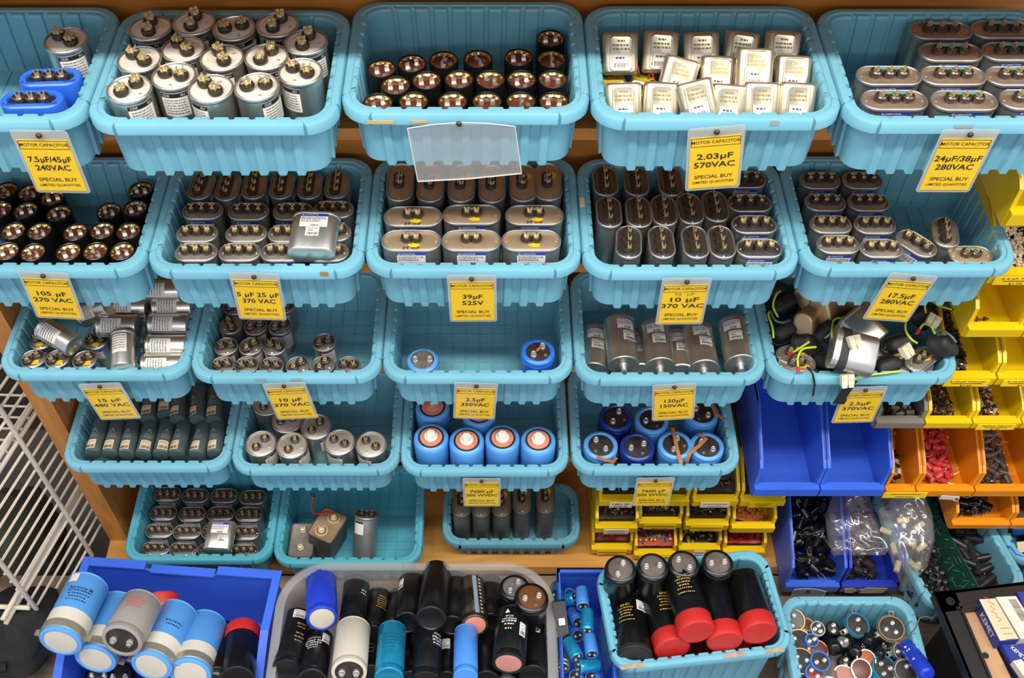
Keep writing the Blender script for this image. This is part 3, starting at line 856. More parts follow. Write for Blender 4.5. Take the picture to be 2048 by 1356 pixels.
# ---- fourth tier
b_ = fill(T[42], 'fourth-tier untagged tub', 'wide round capacitor', 'capacitor', 0, .0252, [
    ('rear', [(516, 814), (569, 843), (628, 853)]), ('front', [(510, 887), (574, 888), (679, 884), (742, 888)])], lambda H: round_cap(.0246, H, mat('grey_white_plate', 'd4cbbf', .4, .6, vary=.12, scale=26), 'globe', 'cde'), slack=.002)
turn(b_, (60, 20, 55, 55, 65, -25, -35))
def pink_cap(H):
    R = .0287; root = empty('pink_faced_capacitor')
    MB().lathe([(R - .004, 0), (R - .001, .001), (R, .004), (R, H - .008), (R - .0005, H - .004), (R - .003, H - .0010), (R - .0065, H), (R * .74, H - .0010), (R * .73, H - .0022), (R * .73, H - .006)], 44, c1=False).build('sleeve', M_LBLUE, root)
    MB().lathe([(R * .735, H - .0045), (R * .735, H - .0012), (R * .64, H - .0010), (R * .63, H - .0048)], 40).build('gasket', M_INK, root)
    d = MB().lathe([(R * .635, H - .0050), (R * .635, H - .0010), (R * .62, H - .0004), (R * .40, H - .0012)], 40).build('pink_disc', M_PINK, root)
    MB().lathe([(R * .38, H - .0014), (R * .38, H + .0002), (R * .35, H + .0012), (R * .22, H + .0016)], 28).build('boss', M_PINK, root)
    n = MB().lathe([(R * .40, H), (R * .40, H + .003), (R * .36, H + .0044), (R * .28, H + .0048)], 24).lathe([(R * .30, H + .0040), (R * .30, H + .0095), (R * .25, H + .0115), (R * .05, H + .0118)], 6)
    n.build('nut', M_NYLON, root)
    return root
b_ = fill(T[43], 'pink-disc tub', 'pink-faced blue capacitor', 'capacitor', 0, .0289, [('rear', [(861, 812), (950, 838)]), ('front', [(847, 877), (923, 877), (1002, 877), (1079, 878)])], pink_cap, slack=.002)
for i, ch in enumerate([c for c in b_[0].children if c.name.startswith('nut')]):
    bpy.data.objects.remove(ch)
MB().lathe([(.004, -.002), (.004, .010), (.0028, .0115)], 12, (0, 0, NOTES[-1][1])).build('stud', M_TIN, b_[0], label='bare threaded stud without its nut')
b_[0]['label'] = 'pink-faced blue capacitor with a bare metal stud, rear row of pink-disc tub'
def navy(m): return lambda H: screw_cap(.0287, H, m, M_DECKB, .0046, .28, .40)
rows44 = [('rear', [(1232, 833), (1304, 838), (1413, 824)]), ('front', [(1199, 889), (1275, 892), (1351, 888), (1427, 891)])]
b_ = fill(T[44], 'screw-terminal tub', 'blue screw-terminal capacitor', 'capacitor', 0, .0289, rows44, navy(M_LBLUE), slack=.002)
turn(b_, (60, 20, -35, -50, 20, 70, -40))
for k, (o, lb) in enumerate(zip(b_, ('navy screw-terminal capacitor behind the front row of the screw-terminal tub', 'light blue screw-terminal capacitor half behind the 120µF tag', 'light blue capacitor with a curled copper strap in rear of screw-terminal tub',
        'light blue capacitor with a short copper strap across its front edge', 'navy screw-terminal capacitor between two light blue ones in the front row', 'light blue capacitor with a copper strap crossing its deck lengthwise', 'light blue capacitor with a copper strap reaching over to its neighbour'))):
    o['label'] = lb
    if k in (0, 4):
        for ch in o.children:
            if ch.name.startswith('sleeve'): ch.data = ch.data.copy(); ch.data.materials[0] = M_NAVY
def strap(o, pts, w=.006):
    """thin copper strip along world points, parented as a part of the capacitor"""
    L, P = [], [V(p) for p in pts]
    for i, p in enumerate(P):
        t = (P[min(i + 1, len(P) - 1)] - P[max(i - 1, 0)]); t.z *= .3; t.normalize()
        n = V((0, 0, 1)).cross(t)
        if n.length < .1: n = V((1, 0, 0))
        n = n.normalized() * w / 2; u = V((0, 0, .0004))
        L.append([p - n, p + n, p + n + u, p - n + u])
    bpy.context.view_layer.update()
    MB().loft(L).map(lambda p: o.matrix_world.inverted() @ p).build('copper_strap', M_COPPER, o, 30)
def over(o, pxs, dz):
    zt = o.location.z + NOTES[-1][1]
    return [atz(x, y, zt + d) for (x, y), d in zip(pxs, dz)]
strap(b_[3], over(b_[3], [(1194, 914), (1210, 920), (1226, 924), (1233, 915)], (.002, .003, .0025, -.006)))
strap(b_[5], over(b_[5], [(1345, 856), (1350, 878), (1356, 905), (1362, 926), (1366, 938)], (.005, .006, .006, .002, -.008)))
strap(b_[6], over(b_[6], [(1397, 868), (1413, 878), (1398, 892), (1380, 906), (1373, 925)], (.004, .007, .006, .003, -.012)))
strap(b_[2], over(b_[2], [(1405, 800), (1424, 808), (1430, 826), (1446, 838)], (.006, .006, .006, .002)))
# ---- on the deck
b_ = fill(T[51], 'left deck tub', 'small grid oval', 'capacitor', .0106, .0156, [
    ('back', [(334, 988), (390, 991), (448, 991), (506, 994)]), ('third', [(326, 1026), (384, 1028), (441, 1027), (498, 1028)]),
    ('second', [(312, 1061), (371, 1063), (430, 1063), (491, 1065)]), ('front', [(301, 1097), (362, 1098), (424, 1099), (488, 1101)])],
    lambda H: oval_cap(.0106, .0152, H, mat('dark_steel_plate', '8f8a86', .3, .9), 3, 'globe'), slack=0)
for o in b_: o['label'] = o['label'].replace('small grid oval', 'small dark-topped oval capacitor')
HT51 = NOTES[-1][1]
b_ = fill(T[53], 'half-depth tub', 'dusty upright oval', 'capacitor', .018, .0165, [('single', [(918, 1000, 90), (962, 1001, 90), (1003, 1000, 90), (1044, 994, 90), (1091, 993, 90)])],
    lambda H: oval_cap(.018, .0165, H, mat('dusty_plate', '8e7a66', .5, .4, vary=.2, scale=30), 2, 'tab', None, mat('dusty_can', '8e887e', .5, .7, vary=.35, scale=14), smear=(.012, -.006)), H=.108)
for i, o in enumerate(b_): o['label'] = f'dusty upright oval capacitor, {ORD[i]} from left in half-depth tub'
print('NOTES', NOTES)

# ---------------------------------------------------------------- loose and lying things in the tubs
UPVIEW = V((0, -.55, 1))
def lay(o, A, B, front=UPVIEW):
    o.location = A; o.rotation_euler = frame_rot(B - A, front)
    return o
def lay_px(o, pa, za, pb, L, far=True, front=UPVIEW):
    A = atz(*pa, za); B = reach(A, *pb, L, far)
    return lay(o, A, B, front)
# flat stamped cans
def flat_can(a, r, L):
    root = empty('flat_can')
    m = mat('gold_toned_can', 'd9cdb2', .3, .85, vary=.18, scale=16)
    MB().stad([(-.0045, 0), (-.002, .0006), (-.0004, .002), (0, .004), (0, L - .004), (-.0004, L - .002), (-.002, L - .0006), (-.0045, L)], a, r, 12).build('can', m, root, 50)
    w, z0, z1 = a * .92, L * .10, L * .88
    def rr(w, z0, z1, y, k=.004):
        L_ = []
        for cx, cz, a0 in ((w - k, z1 - k, 0), (-w + k, z1 - k, pi / 2), (-w + k, z0 + k, pi), (w - k, z0 + k, 3 * pi / 2)):
            for i in range(5):
                t = a0 + pi / 2 * i / 4; L_.append(V((cx + k * cos(t), y, cz + k * sin(t))))
        return L_
    MB().loft([rr(w * 1.12, z0 - .002, z1 + .002, -r - .0002), rr(w * 1.08, z0 - .001, z1 + .001, -r - .0009), rr(w, z0, z1, -r - .0009), rr(w * .96, z0 + .001, z1 - .001, -r - .0004)], False, True).build('pressed_panel', m, root, 40)
    t = MB(); q = random.Random(4)
    for k, z in enumerate((L * .76, L * .66, L * .57)):
        dashes(t, a, r, -a * (.35 if k == 0 else .75), a * (.35 if k == 0 else .75), [z], .0022, .0009, 10 + k, .0016)
    t.build('stamping', mat('stamped_relief', '9a8656', .35, .9), root, 0)
    st = patch(MB(), a, r, -a * .78, a * .82, L * .13, L * .46, .0010, 2).build('price_sticker', M_WHITE, root, 0)
    p = MB(); dashes(p, a, r, -a * .5, a * .3, [L * .36], .0018, .0012, 5); barcode(p, a, r, -a * .6, a * .7, L * .15, L * .26, .0012, 6)
    p.build('printing', mat('dark_print', '3c3a3c', .6), st, 0)
    return root
FC = (.0125, .0085, .0475)
f0 = flat_can(*FC); firstf = True
flat = [(1242, 106, -.002, 0, 'at the back left corner'), (1323, 103, -.002, 3, 'second along the back'), (1405, 105, -.002, -2, 'third along the back'), (1484, 104, -.006, 8, 'fourth along the back, half hidden'), (1567, 103, -.002, 4, 'at the back right corner'),
        (1358, 156, -.008, 16, 'tilted, second row, left of three'), (1438, 153, -.010, 3, 'in the middle of the second row'), (1512, 138, .008, 2, 'riding on top of the others'), (1588, 152, -.010, 3, 'ending the second row'),
        (1248, 208, -.012, -2, 'at the front left corner'), (1324, 207, -.012, 3, 'brightest, second along the front'), (1397, 203, -.006, -16, 'tilted left in the front row'), (1457, 211, -.014, 5, 'fourth along the front'), (1524, 207, -.011, 2, 'fifth along the front'), (1596, 208, -.012, 4, 'at the front right corner')]
for px, py, dz, tl, wh in flat:
    o = f0 if firstf else dup(f0); firstf = False
    c = atz(px, py, RIM[0] + dz); ti = radians(46 if py < 190 else 50)
    d = V((sin(radians(tl)) * .9, cos(ti), sin(ti))).normalized()
    A = c - d * FC[2] / 2 + V((0, .0085 * sin(ti), -.0085 * cos(ti)))
    lay(o, A, A + d, V((0, -1, .6)))
    tag(o, f'flat stamped can {wh} of the 2.03µF tub', 'capacitor', 'flat stamped cans in the 2.03µF tub')
for i, (px, py) in enumerate(((1226, 160), (1287, 158), (1300, 176))):
    root = empty('flat_can')
    MB().stad([(-.002, 0), (0, .002), (0, .040), (-.002, .042)], .0085, .008, 10).build('can', mat('gold_toned_can', 'd6c7a0'), root)
    MB().stad([(-.0025, .0420), (-.003, .0436)], .0085, .008, 10).build('seal', mat('yellow_seal', 'd9bd2c', .5, vary=.2, scale=60), root)
    for s in (-1, 1):
        t = MB().tube([(s * .005, 0, .043), (s * .006, -.002, .050), (s * .009, .003, .056)], .0009, 6).build('lead', M_RED, root)
    w_ = atz(px, py, T[14].fz + .042); root.location = (w_.x, w_.y, T[14].fz)
    root.rotation_euler = (0, 0, radians((15, -20, 60)[i]))
    tag(root, ('yellow-sealed can with red leads by the left wall of the 2.03µF tub', 'yellow-sealed can with red leads standing between the flat cans, back left', 'yellow-sealed can with red leads standing behind the brightest flat can')[i], 'capacitor')
# spare oval lying across its neighbours
def lying_oval(a, r, L, name='oval_capacitor', style='cap', m=M_SIL):
    root = empty(name)
    MB().stad([(-.004, 0), (-.0012, .0005), (0, .002), (0, L - .005), (.0012, L - .004), (.0012, L - .001), (0, L), (-.002, L)], a, r, 14).build('can', m, root, 45)
    if style: can_stickers(root, a, r, L, style, 9)
    return root
o = lying_oval(.0150, .0155, .062)
lay_px(o, (622, 512), RIM[1] + .006, (634, 438), .062)
price_sticker(o, .0150, .0155, 0, .020)
tag(o, 'bright silver oval can lying on its side across the small steel-topped ovals', 'capacitor')
o = lying_oval(.0118, .0150, .058)
lay_px(o, (434, 1104), RIM[4] - .006, (446, 1048), .058)
price_sticker(o, .0118, .0150, .007, .014, .013, .013)
tag(o, 'bright silver oval can lying on its side across the grid of small ovals', 'capacitor')

# tumbled silver cans, third tier
R31 = .0168
b_ = fill(T[31], '15 µF tub', 'standing silver can with a yellow mark', 'capacitor', 0, R31 + .0004, [('rear', [(82, 681), (192, 680)]), ('front', [(61, 716), (114, 717), (169, 719)])],
    lambda H: round_cap(R31, H, M_PLATEG, 'globe', 'cap', M_SIL, gap=.0076), jitter=1.0, slack=.002)
H31 = NOTES[-1][1]
for o in b_:
    MB().loft([[V((.006 * cos(t) * (1 + .3 * sin(3 * t)), -.008 + .004 * sin(t), H31 - .0012)) for t in [2 * pi * k / 12 for k in range(12)]]], False, True).build('yellow_smear', M_YELSMEAR, o, 0)
    o['label'] = o['label'].replace('standing silver can with a yellow mark', 'yellow-marked standing silver can')
rz_ = RIM[2]
def can31(L=.058):
    r_ = round_cap(R31, L, M_PLATEG, 'globe', None, M_SIL, gap=.0076)
    can_stickers(r_, 0, R31, L, 'plain', 5)
    return r_
p31 = can31()
spec31 = [((366, 730), (300, 731), -.021, 'lowest of the sideways column in the 15 µF tub'), ((374, 692), (306, 692), -.013, 'second lowest of the sideways column in the 15 µF tub'),
          ((378, 650), (310, 651), -.004, 'second from top of the sideways column in the 15 µF tub'), ((386, 613), (318, 612), .001, 'topmost of the sideways column in the 15 µF tub'),
          ((276, 652), (214, 650), .004, 'lying sideways in the middle of the 15 µF tub'), ((296, 613), (238, 611), .006, 'lying sideways far back in the middle of the 15 µF tub'),
          ((246, 738), (246, 668), .000, 'lying lengthways towards the front rim of the 15 µF tub'), ((148, 692), (86, 655), .016, 'with bare round end, sloping over the left of the 15 µF tub'),
          ((222, 612), (166, 632), .022, 'sloping under the lower end of the 105 µF tag'), ((362, 581), (318, 579), .022, 'peeping out between the two tubs above, far back')]
for i, (pa, pb, dz, lb) in enumerate(spec31):
    o = p31 if i == 0 else dup(p31)
    A = atz(*pa, rz_ + dz); r2 = reach(A, *pb, .058, i in (6, 7, 8))
    if i < 6 or i == 9: r2 = A + V((-1, .02 * (i % 3 - 1), .0)) * .058
    lay(o, A, r2, V((0, -.7, 1)))
    tag(o, f'silver round can {lb}', 'capacitor', 'tumbled silver cans in the 15 µF tub')

# two blue screw-terminal capacitors
c1 = screw_cap(.0232, .055, M_LBLUE, M_DECKG, .0046, .18, .46)
p = atz(845, 719, T[33].fz + .055); c1.location = (p.x, max(p.y, T[33].y0 + .0238), T[33].fz)
tag(c1, 'light blue screw-terminal capacitor with a grey deck in the nearly empty tub', 'capacitor')
c2 = screw_cap(.0252, .072, M_MBLUE, M_DECKB, .0046, .30, .40)
p = atz(1076, 701, T[33].fz + .072); c2.location = (min(p.x, T[33].x1 - .0258), max(p.y, T[33].y0 + .0258), T[33].fz)
c2.rotation_euler.z = radians(48)
tag(c2, 'mid blue capacitor with an orange-banded resistor across its black deck', 'capacitor')
q = MB().tube([(-.011, 0, .0745), (.011, 0, .0745)], .0004, 6).build('resistor_lead', M_TIN, c2)
q = MB().lathe([(.0010, -.0055), (.0021, -.005), (.0019, -.003), (.0019, .003), (.0021, .005), (.0010, .0055)], 12).map(lambda p: V((p.z, p.y, p.x + .0745))).build('resistor', mat('resistor_brown', '8a4a22', .45), c2)
for k in range(3):
    MB().lathe([(.00215, -.0005), (.00215, .0005)], 12).map(lambda p: V((p.z + (k - 1) * .0026, p.y, p.x + .0745))).build('colour_band', mat('orange_band', 'e8842c', .5), q)

# stud-ended cans
def stud_can(R, L):
    root = empty('stud_ended_can')
    MB().lathe([(R - .004, .0006), (R - .0006, .0004), (R + .0005, .0016), (R, .004), (R, L - .008), (R + .0014, L - .006), (R + .0014, L - .001), (R, L), (R - .002, L - .002)], 36).build('can', M_SIL, root, 45)
    prof = []
    for k in range(9): prof += [(.0046, -.0012 * k), (.0040, -.0012 * k - .0006)]
    MB().lathe([(.0062, .0008), (.0062, -.0004)] + prof, 14).build('stud', M_TIN, root)
    can_stickers(root, 0, R, L, 'cap', 12)
    price_sticker(root, 0, R, R * .15, L * .40, .019, .017, 8)
    return root
s0 = stud_can(.0228, .080)
sp_ = [((1247, 732), -.022, (1237, 646), 'at the left end of the 120µF tub', 20), ((1320, 737), -.026, (1309, 657), 'second from left, above the 120µF tag', -8), ((1408, 742), -.028, (1394, 664), 'third from left, set lower, in the 120µF tub', 5), ((1481, 731), -.020, (1466, 650), 'at the right end of the 120µF tub', -22)]
for i, (pa, dz, pb, lb, sp) in enumerate(sp_):
    o = s0 if i == 0 else dup(s0)
    lay_px(o, pa, RIM[2] + dz, pb, .080)
    o.rotation_euler = (o.rotation_euler.to_matrix() @ Matrix.Rotation(radians(sp), 3, 'Z')).to_euler()
    tag(o, f'silver stud-ended can {lb}', 'capacitor', 'stud-ended cans in the 120µF tub')
for pa, pb, lb in (((1187, 747), (1189, 668), 'low by the left wall behind the first upper one'), ((1283, 753), (1276, 690), 'wedged low between the first two upper ones'), ((1362, 752), (1352, 680), 'wedged low between the second and third upper ones')):
    o = dup(s0)
    for ch in list(o.children):
        if ch.name.startswith('stud'): bpy.data.objects.remove(ch)
    A = atz(*pa, RIM[2] - .046); B = reach(A, *pb, .080)
    lay(o, A, B)
    tag(o, f'silver can {lb}, 120µF tub', 'capacitor', 'stud-ended cans in the 120µF tub')

# dark green cylinders
def green_can(R, L):
    root = empty('green_cylinder')
    MB().lathe([(R - .003, 0), (R - .0006, .0005), (R, .002), (R, L - .002), (R - .0006, L - .0005), (R - .003, L)], 24).build('can', M_GREEN, root)
    t = MB(); q = mat('faint_white_print', '8b9693', .6)
    L_ = [on_can(0, R, s, z, .0003) for s, z in ((-.0045, L * .56), (.0045, L * .56), (0, L * .68))]
    t.loft([L_], False, True); dashes(t, 0, R, -.007, .007, [L * .50, L * .45, L * .40], .0012, .0003, 3)
    t.build('printing', q, root, 0)
    st = patch(MB(), 0, R, -.0095, .0075, .004, L * .32, .0005).build('price_sticker', M_CREAM, root, 30)
    p = MB(); barcode(p, 0, R, -.007, .006, .0055, L * .16, .0008, 5); dashes(p, 0, R, -.007, .004, [L * .25], .001, .0008, 6)
    p.build('printing', mat('dark_print', '3c3a3c', .6), st, 0)
    return root
g0 = green_can(.0133, .068); k = 0
fr = [(186, 915, 205), (219, 916, 238), (253, 917, 268), (286, 917, 304), (321, 917, 336), (353, 917, 370), (394, 918, 410), (430, 916, 437)]
bk = [(262, 843, 272), (296, 846, 303), (330, 838, 336), (355, 847, 361), (395, 847, 399), (427, 848, 432)]
for row, pts, dz, dB in (('front', fr, -.016, -66), ('rear', bk, -.006, -62)):
    for i, (x, y, xb) in enumerate(pts):
        o = g0 if k == 0 else dup(g0); k += 1
        A = atz(x, y - 6, RIM[3] + dz); B = reach(A, xb, y - 6 + dB, .068)
        lay(o, A, B)
        o.rotation_euler = (o.rotation_euler.to_matrix() @ Matrix.Rotation(rnd.uniform(-.5, .5), 3, 'Z')).to_euler()
        tag(o, f'dark green cylinder with cream sticker, {ORD[i]} from left in {row} row of its tub', 'capacitor', 'dark green cylinders')

# the old box capacitors and a silver can
def box_cap(w, d, h, m, top, spots, ring=True):
    root = empty('box_capacitor')
    def rr(x, y, k, z):
        L = []
        for cx, cy, a0 in ((x - k, -y + k, -pi / 2), (x - k, y - k, 0), (-x + k, y - k, pi / 2), (-x + k, -y + k, pi)):
            for i in range(5):
                t = a0 + pi / 2 * i / 4; L.append(V((cx + k * cos(t), cy + k * sin(t), z)))
        return L
    MB().loft([rr(w / 2, d / 2, .006, 0), rr(w / 2, d / 2, .006, h - .002), rr(w / 2 + .001, d / 2 + .001, .007, h - .0015), rr(w / 2 + .001, d / 2 + .001, .007, h), rr(w / 2 - .001, d / 2 - .001, .005, h)], True, False).build('can', m, root, 40)
    MB().loft([rr(w / 2 - .001, d / 2 - .001, .005, h - .0002), rr(w / 2 - .002, d / 2 - .002, .005, h - .001)], False, True).build('top_plate', top, root, 40)
    for x, y in spots:
        t = MB().lathe([(.0062, h), (.0068, h + .0035), (.0056, h + .0055), (.0048, h + .0105), (.0030, h + .0115)], 18, (x, y, 0)).build('bushing', mat('ceramic', 'd9cba4', .4), root)
        MB().lathe([(.0026, h + .011), (.0026, h + .0165), (.001, h + .017)], 10, (x, y, 0)).build('post', M_TIN, t)
        if ring: MB().lathe([(.0128, h - .001), (.0128, h + .0012), (.0090, h + .0016), (.0088, h + .0004)], 24, (x, y, 0), False, False).build('collar', mat('ceramic_collar', 'b59a6e', .5), root)
    return root
gz = T[52].fz
o = box_cap(.044, .070, .046, mat('grey_paint_can', '6f6a66', .5, .3, vary=.2, scale=30), mat('grey_paint_top', '8a8078', .5, .2, vary=.2, scale=30), [(0, -.017), (.001, .020)], False)
p = atz(583, 1080, gz + .046); o.location = (max(p.x, T[52].x0 + .023), max(p.y, T[52].y0 + .0365), gz)
tag(o, 'grey rectangular capacitor with two ceramic posts by the left wall of its tub', 'capacitor')
bx = box_cap(.050, .066, .072, mat('dark_box_can', '5f5a55', .5, .3, vary=.3, scale=20), mat('brown_box_top', '9a8266', .55, .1, vary=.2, scale=30), [(-.004, -.016), (.003, .018)])
p = atz(646, 1049, gz + .070); bx.location = (p.x + .002, p.y - .006, gz + .004); bx.rotation_euler = Euler((radians(-4), radians(5), radians(-24)))
tag(bx, 'tall brown-topped box capacitor with a red wire, leaning on the grey one', 'capacitor')
wire_pts = [(.003, .018, .088), (-.010, .014, .091), (-.022, .006, .086), (-.034, .006, .080), (-.044, .018, .084), (-.048, .030, .094)]
q = MB().tube(wire_pts, .0020, 8).build('red_wire', M_RED, bx)
MB().tube([V(wire_pts[-1]) + V((.004 * sin(t), 0, .005 - .005 * cos(t))) for t in [2 * pi * k / 12 for k in range(13)]], .0009, 6).build('ring_lug', mat('dark_lug', '3a3630', .4, .8), q)
o = round_cap(.0228, .084, M_PLATEG, 'globe', None, M_SILD)
patch(MB(), 0, .0228, -.022, -.002, .050, .076).build('sticker', mat('grey_white_sticker', 'd8d2c8', .6), o, 30)
patch(MB(), 0, .0228, -.021, -.003, .0715, .0755, .0006).build('print_band', M_INK, o, 30)
A = atz(728, 1112, gz + .020); lay(o, A, A + V((.08, ST * .8, CT * 1.15)), V((0, -1, 1)))
tag(o, 'dull silver can leaning back in the open tub on the deck', 'capacitor')

# the tangle of wired cans
g35 = 'wired cans in the 2.5µF 370VAC tub'
z5 = RIM[2]
def put35(o, pa, dz, pb, L, lb, far=True, front=UPVIEW):
    lay_px(o, pa, z5 + dz, pb, L, far, front); return tag(o, lb, 'capacitor', g35)
mtan = mat('tan_oval_can', 'c2a67c', .36, .75, vary=.2, scale=14)
a5, r5 = .0130, .0150
o0 = lying_oval(a5, r5, .058, 'wired_can', None, mtan)
put35(o0, (1640, 628), .018, (1672, 604), .058, 'tan-ended oval can lying end-on beside the knot of leads, upper one', True, V((.5, -1, 1)))
o = put35(dup(o0), (1604, 661), .008, (1634, 636), .058, 'tan-ended oval can lying end-on at the left, lower one', True, V((1, -.6, .4)))
put35(dup(o0), (1612, 606), .012, (1650, 590), .058, 'tan oval can lying furthest back at the left of the tangle')
put35(dup(o0), (1706, 612), .010, (1745, 592), .058, 'tan oval can lying behind the 17.5µF tag')
sv = lying_oval(a5 * 1.05, r5 * 1.1, .062, 'wired_can', None, M_SIL)
A = atz(1748, 716, z5 + .026); lay(sv, A, A + V((-.9, .22, .12)) * .062, V((.1, -.5, 1)))
tag(sv, 'brightest silver can with a black strap, lying on top of the tangle', 'capacitor', g35)
st = MB()
L0 = [V((x * 1.06, y * 1.06, .040)) for x, y in stadium(a5 * 1.05, r5 * 1.1, 14)]; L1 = [p + V((0, 0, .012)) for p in L0]
st.loft([L0, L1], False, False).build('strap', M_MATBLACK, sv)
s2 = dup(o0); s2.children[0].data = s2.children[0].data.copy(); s2.children[0].data.materials[0] = M_SIL
A = atz(1752, 688, z5 + .004); lay(s2, A, A + V((-.75, .9, .25)).normalized() * .058, V((.2, -.6, 1)))
tag(s2, 'silver can half under the strapped one', 'capacitor', g35)
ov = oval_cap(.0120, .0152, .058, M_PLATEG, 2, 'globe', None, M_SILD, smear=(.010, -.004))
ov2, ov3, ov4, ov5 = dup(ov), dup(ov), dup(ov), dup(ov)
for o, (px, py), sp, ti, lb in ((ov, (1874, 717), 40, (.15, .25), 'standing oval with a yellow smear in the right corner of the tangle'), (ov2, (1584, 733), 5, (0, 0), 'standing oval with a yellow smear at the front left corner of the tangle'),
        (ov3, (1568, 704), 20, (0, .1), 'standing oval behind the front left corner one'), (ov4, (1830, 732), 0, (0, 0), 'standing oval at the front, right of the strapped can'), (ov5, (1780, 702), 10, (0, .2), 'standing oval leaning behind the front row, right of the strapped can')):
    H = .066
    p = atz(px, py, T[35].fz + .064 if o is not ov else T[35].fz + .072)
    if o is not ov: p.y = max(p.y, T[35].y0 + .0165)
    o.location = (max(T[35].x0 + .0275, min(p.x, T[35].x1 - .026)), p.y, T[35].fz + (.006 if o is not ov else .014)); o.rotation_euler = Euler((0, 0, radians(sp)))
    tag(o, lb, 'capacitor', g35)
def boot(k=1.0):
    root = empty('rubber_boot')
    MB().stad([(-.003, 0), (.001, .001), (.0015, .004), (0, .006), (-.0005, .020), (-.002, .025), (-.006, .027)], .0085 * k, .0115 * k, 12).build('boot', M_MATBLACK, root, 50)
    MB().stad([(.0030, -.001), (.0036, .0005), (.0030, .002)], .0085 * k, .0115 * k, 12, True, True).build('flange', M_MATBLACK, root, 50)
    return root
bt = boot(); first = True
for px, py, dz, d, lb in ((1567, 618, .0, (-.2, -.3, 1), 'by the left rim, furthest back'), (1567, 668, -.006, (-.1, -.4, 1), 'by the left rim, below the tan can'), (1655, 722, -.012, (.25, -.7, .6), 'at the front, left of the hanging connector'),
        (1766, 732, -.012, (.1, -.6, .8), 'at the front, under the strapped can'), (1598, 692, -.006, (.7, -.4, .6), 'between the two left-hand standing ovals'), (1648, 676, .006, (.6, .2, .8), 'left of the strapped can'),
        (1790, 690, .0, (.1, -.5, .8), 'right of the strapped can'), (1835, 638, .008, (.6, -.2, .8), 'under the right edge of the 17.5µF tag'), (1862, 613, .010, (.5, -.2, .9), 'at the back right of the tangle'), (1872, 694, .020, (.5, -.4, .6), 'hanging over the right-hand standing oval'), (1698, 646, .006, (0, -.3, 1), 'in the middle, behind the strapped can'), (1540, 590, .0, (.1, -.3, 1), 'in the far left corner of the tangle')):
    o = bt if first else dup(bt); first = False
    A = atz(px, py, z5 + dz - .012); o.location = A; o.rotation_euler = frame_rot(V(d), V((.3, -1, .5)))
    tag(o, f'black rubber boot {lb}', 'rubber boot', 'black rubber boots among the wired cans')
M_YG = mat('yellow_green_wire', 'b8cc2e', .4); M_GW = mat('grey_green_wire', '55766e', .45); M_KW = mat('black_wire', '2a2826', .45); M_CONN = mat('connector_nylon', 'd2c8ac', .45)
def lead(pts, m, lb, end=None, r=.0016):
    P = [atz(x, y, z5 + dz) for x, y, dz in pts]
    Q = []
    for i in range(len(P) - 1):
        p0, p1, p2, p3 = P[max(i - 1, 0)], P[i], P[i + 1], P[min(i + 2, len(P) - 1)]
        for k in range(6):
            t = k / 6
            Q.append(.5 * ((2 * p1) + (p2 - p0) * t + (2 * p0 - 5 * p1 + 4 * p2 - p3) * t * t + (3 * p1 - p0 - 3 * p2 + p3) * t ** 3))
    Q.append(P[-1])
    root = empty('lead_wire', P[0])
    MB().tube([q - P[0] for q in Q], r, 7).build('wire', m, root)
    if end == 'red':
        d = (Q[-1] - Q[-4]).normalized(); MB().tube([Q[-1] - P[0], Q[-1] - P[0] + d * .010], .0026, 8).build('crimp_sleeve', M_RED, root)
    if end == 'tip':
        d = (Q[-1] - Q[-4]).normalized(); MB().tube([Q[-1] - P[0], Q[-1] - P[0] + d * .012], .0012, 8).build('bare_tip', M_BRASS, root)
    tag(root, lb, 'wire', 'loose leads in the wired-can tub')
lead([(1556, 634, .02), (1546, 612, .03), (1552, 590, .034), (1560, 582, .03)], M_YG, 'yellow-green lead looping over the left rim, far back')
lead([(1547, 676, .012), (1545, 655, .02), (1537, 630, .02), (1541, 622, .02)], M_YG, 'yellow-green lead running down inside the left rim')
lead([(1541, 622, .022), (1550, 640, .024), (1566, 645, .022), (1580, 640, .014)], M_GW, 'grey-green lead curling beside the left black boot')
lead([(1632, 694, .02), (1606, 698, .022), (1596, 714, .02), (1596, 732, .012)], M_YG, 'yellow-green lead with a red crimp, curving to the front left oval', 'red')
lead([(1618, 684, .022), (1600, 696, .02), (1587, 704, .01)], M_YG, 'short yellow-green lead with a red crimp above the front left oval', 'red')
lead([(1688, 636, .026), (1668, 640, .026), (1664, 670, .034), (1672, 682, .038), (1692, 680, .050)], M_YG, 'yellow-green lead looping into the strapped connector')
lead([(1686, 634, .03), (1672, 652, .03), (1660, 668, .026), (1650, 676, .02)], M_GW, 'grey-green lead falling from the knot of leads to a boot')
lead([(1812, 640, .03), (1811, 660, .03), (1822, 678, .028), (1834, 686, .02)], M_YG, 'yellow-green lead dropping below the right edge of the 17.5µF tag')
lead([(1870, 668, .028), (1860, 650, .034), (1848, 648, .03), (1840, 657, .022)], M_YG, 'yellow-green lead with a red crimp by the pale connector', 'red')
lead([(1904, 619, .05), (1880, 612, .046), (1862, 602, .04), (1850, 606, .034), (1852, 626, .024)], M_YG, 'yellow-green lead sticking out at the back right')
lead([(1908, 620, .05), (1884, 614, .046), (1868, 606, .04)], M_KW, 'black lead beside the yellow-green one at the back right')
lead([(1912, 684, .036), (1902, 672, .044), (1884, 660, .04), (1872, 664, .03)], M_GW, 'grey-green lead arching over the right-hand boot')
lead([(1800, 742, .008), (1770, 746, .010), (1740, 750, .008), (1708, 758, .012)], M_YG, 'yellow-green lead along the front rim to the hanging connector')
lead([(1734, 748, .012), (1720, 752, .014), (1704, 760, .010)], M_GW, 'grey-green lead along the front rim to the hanging connector')
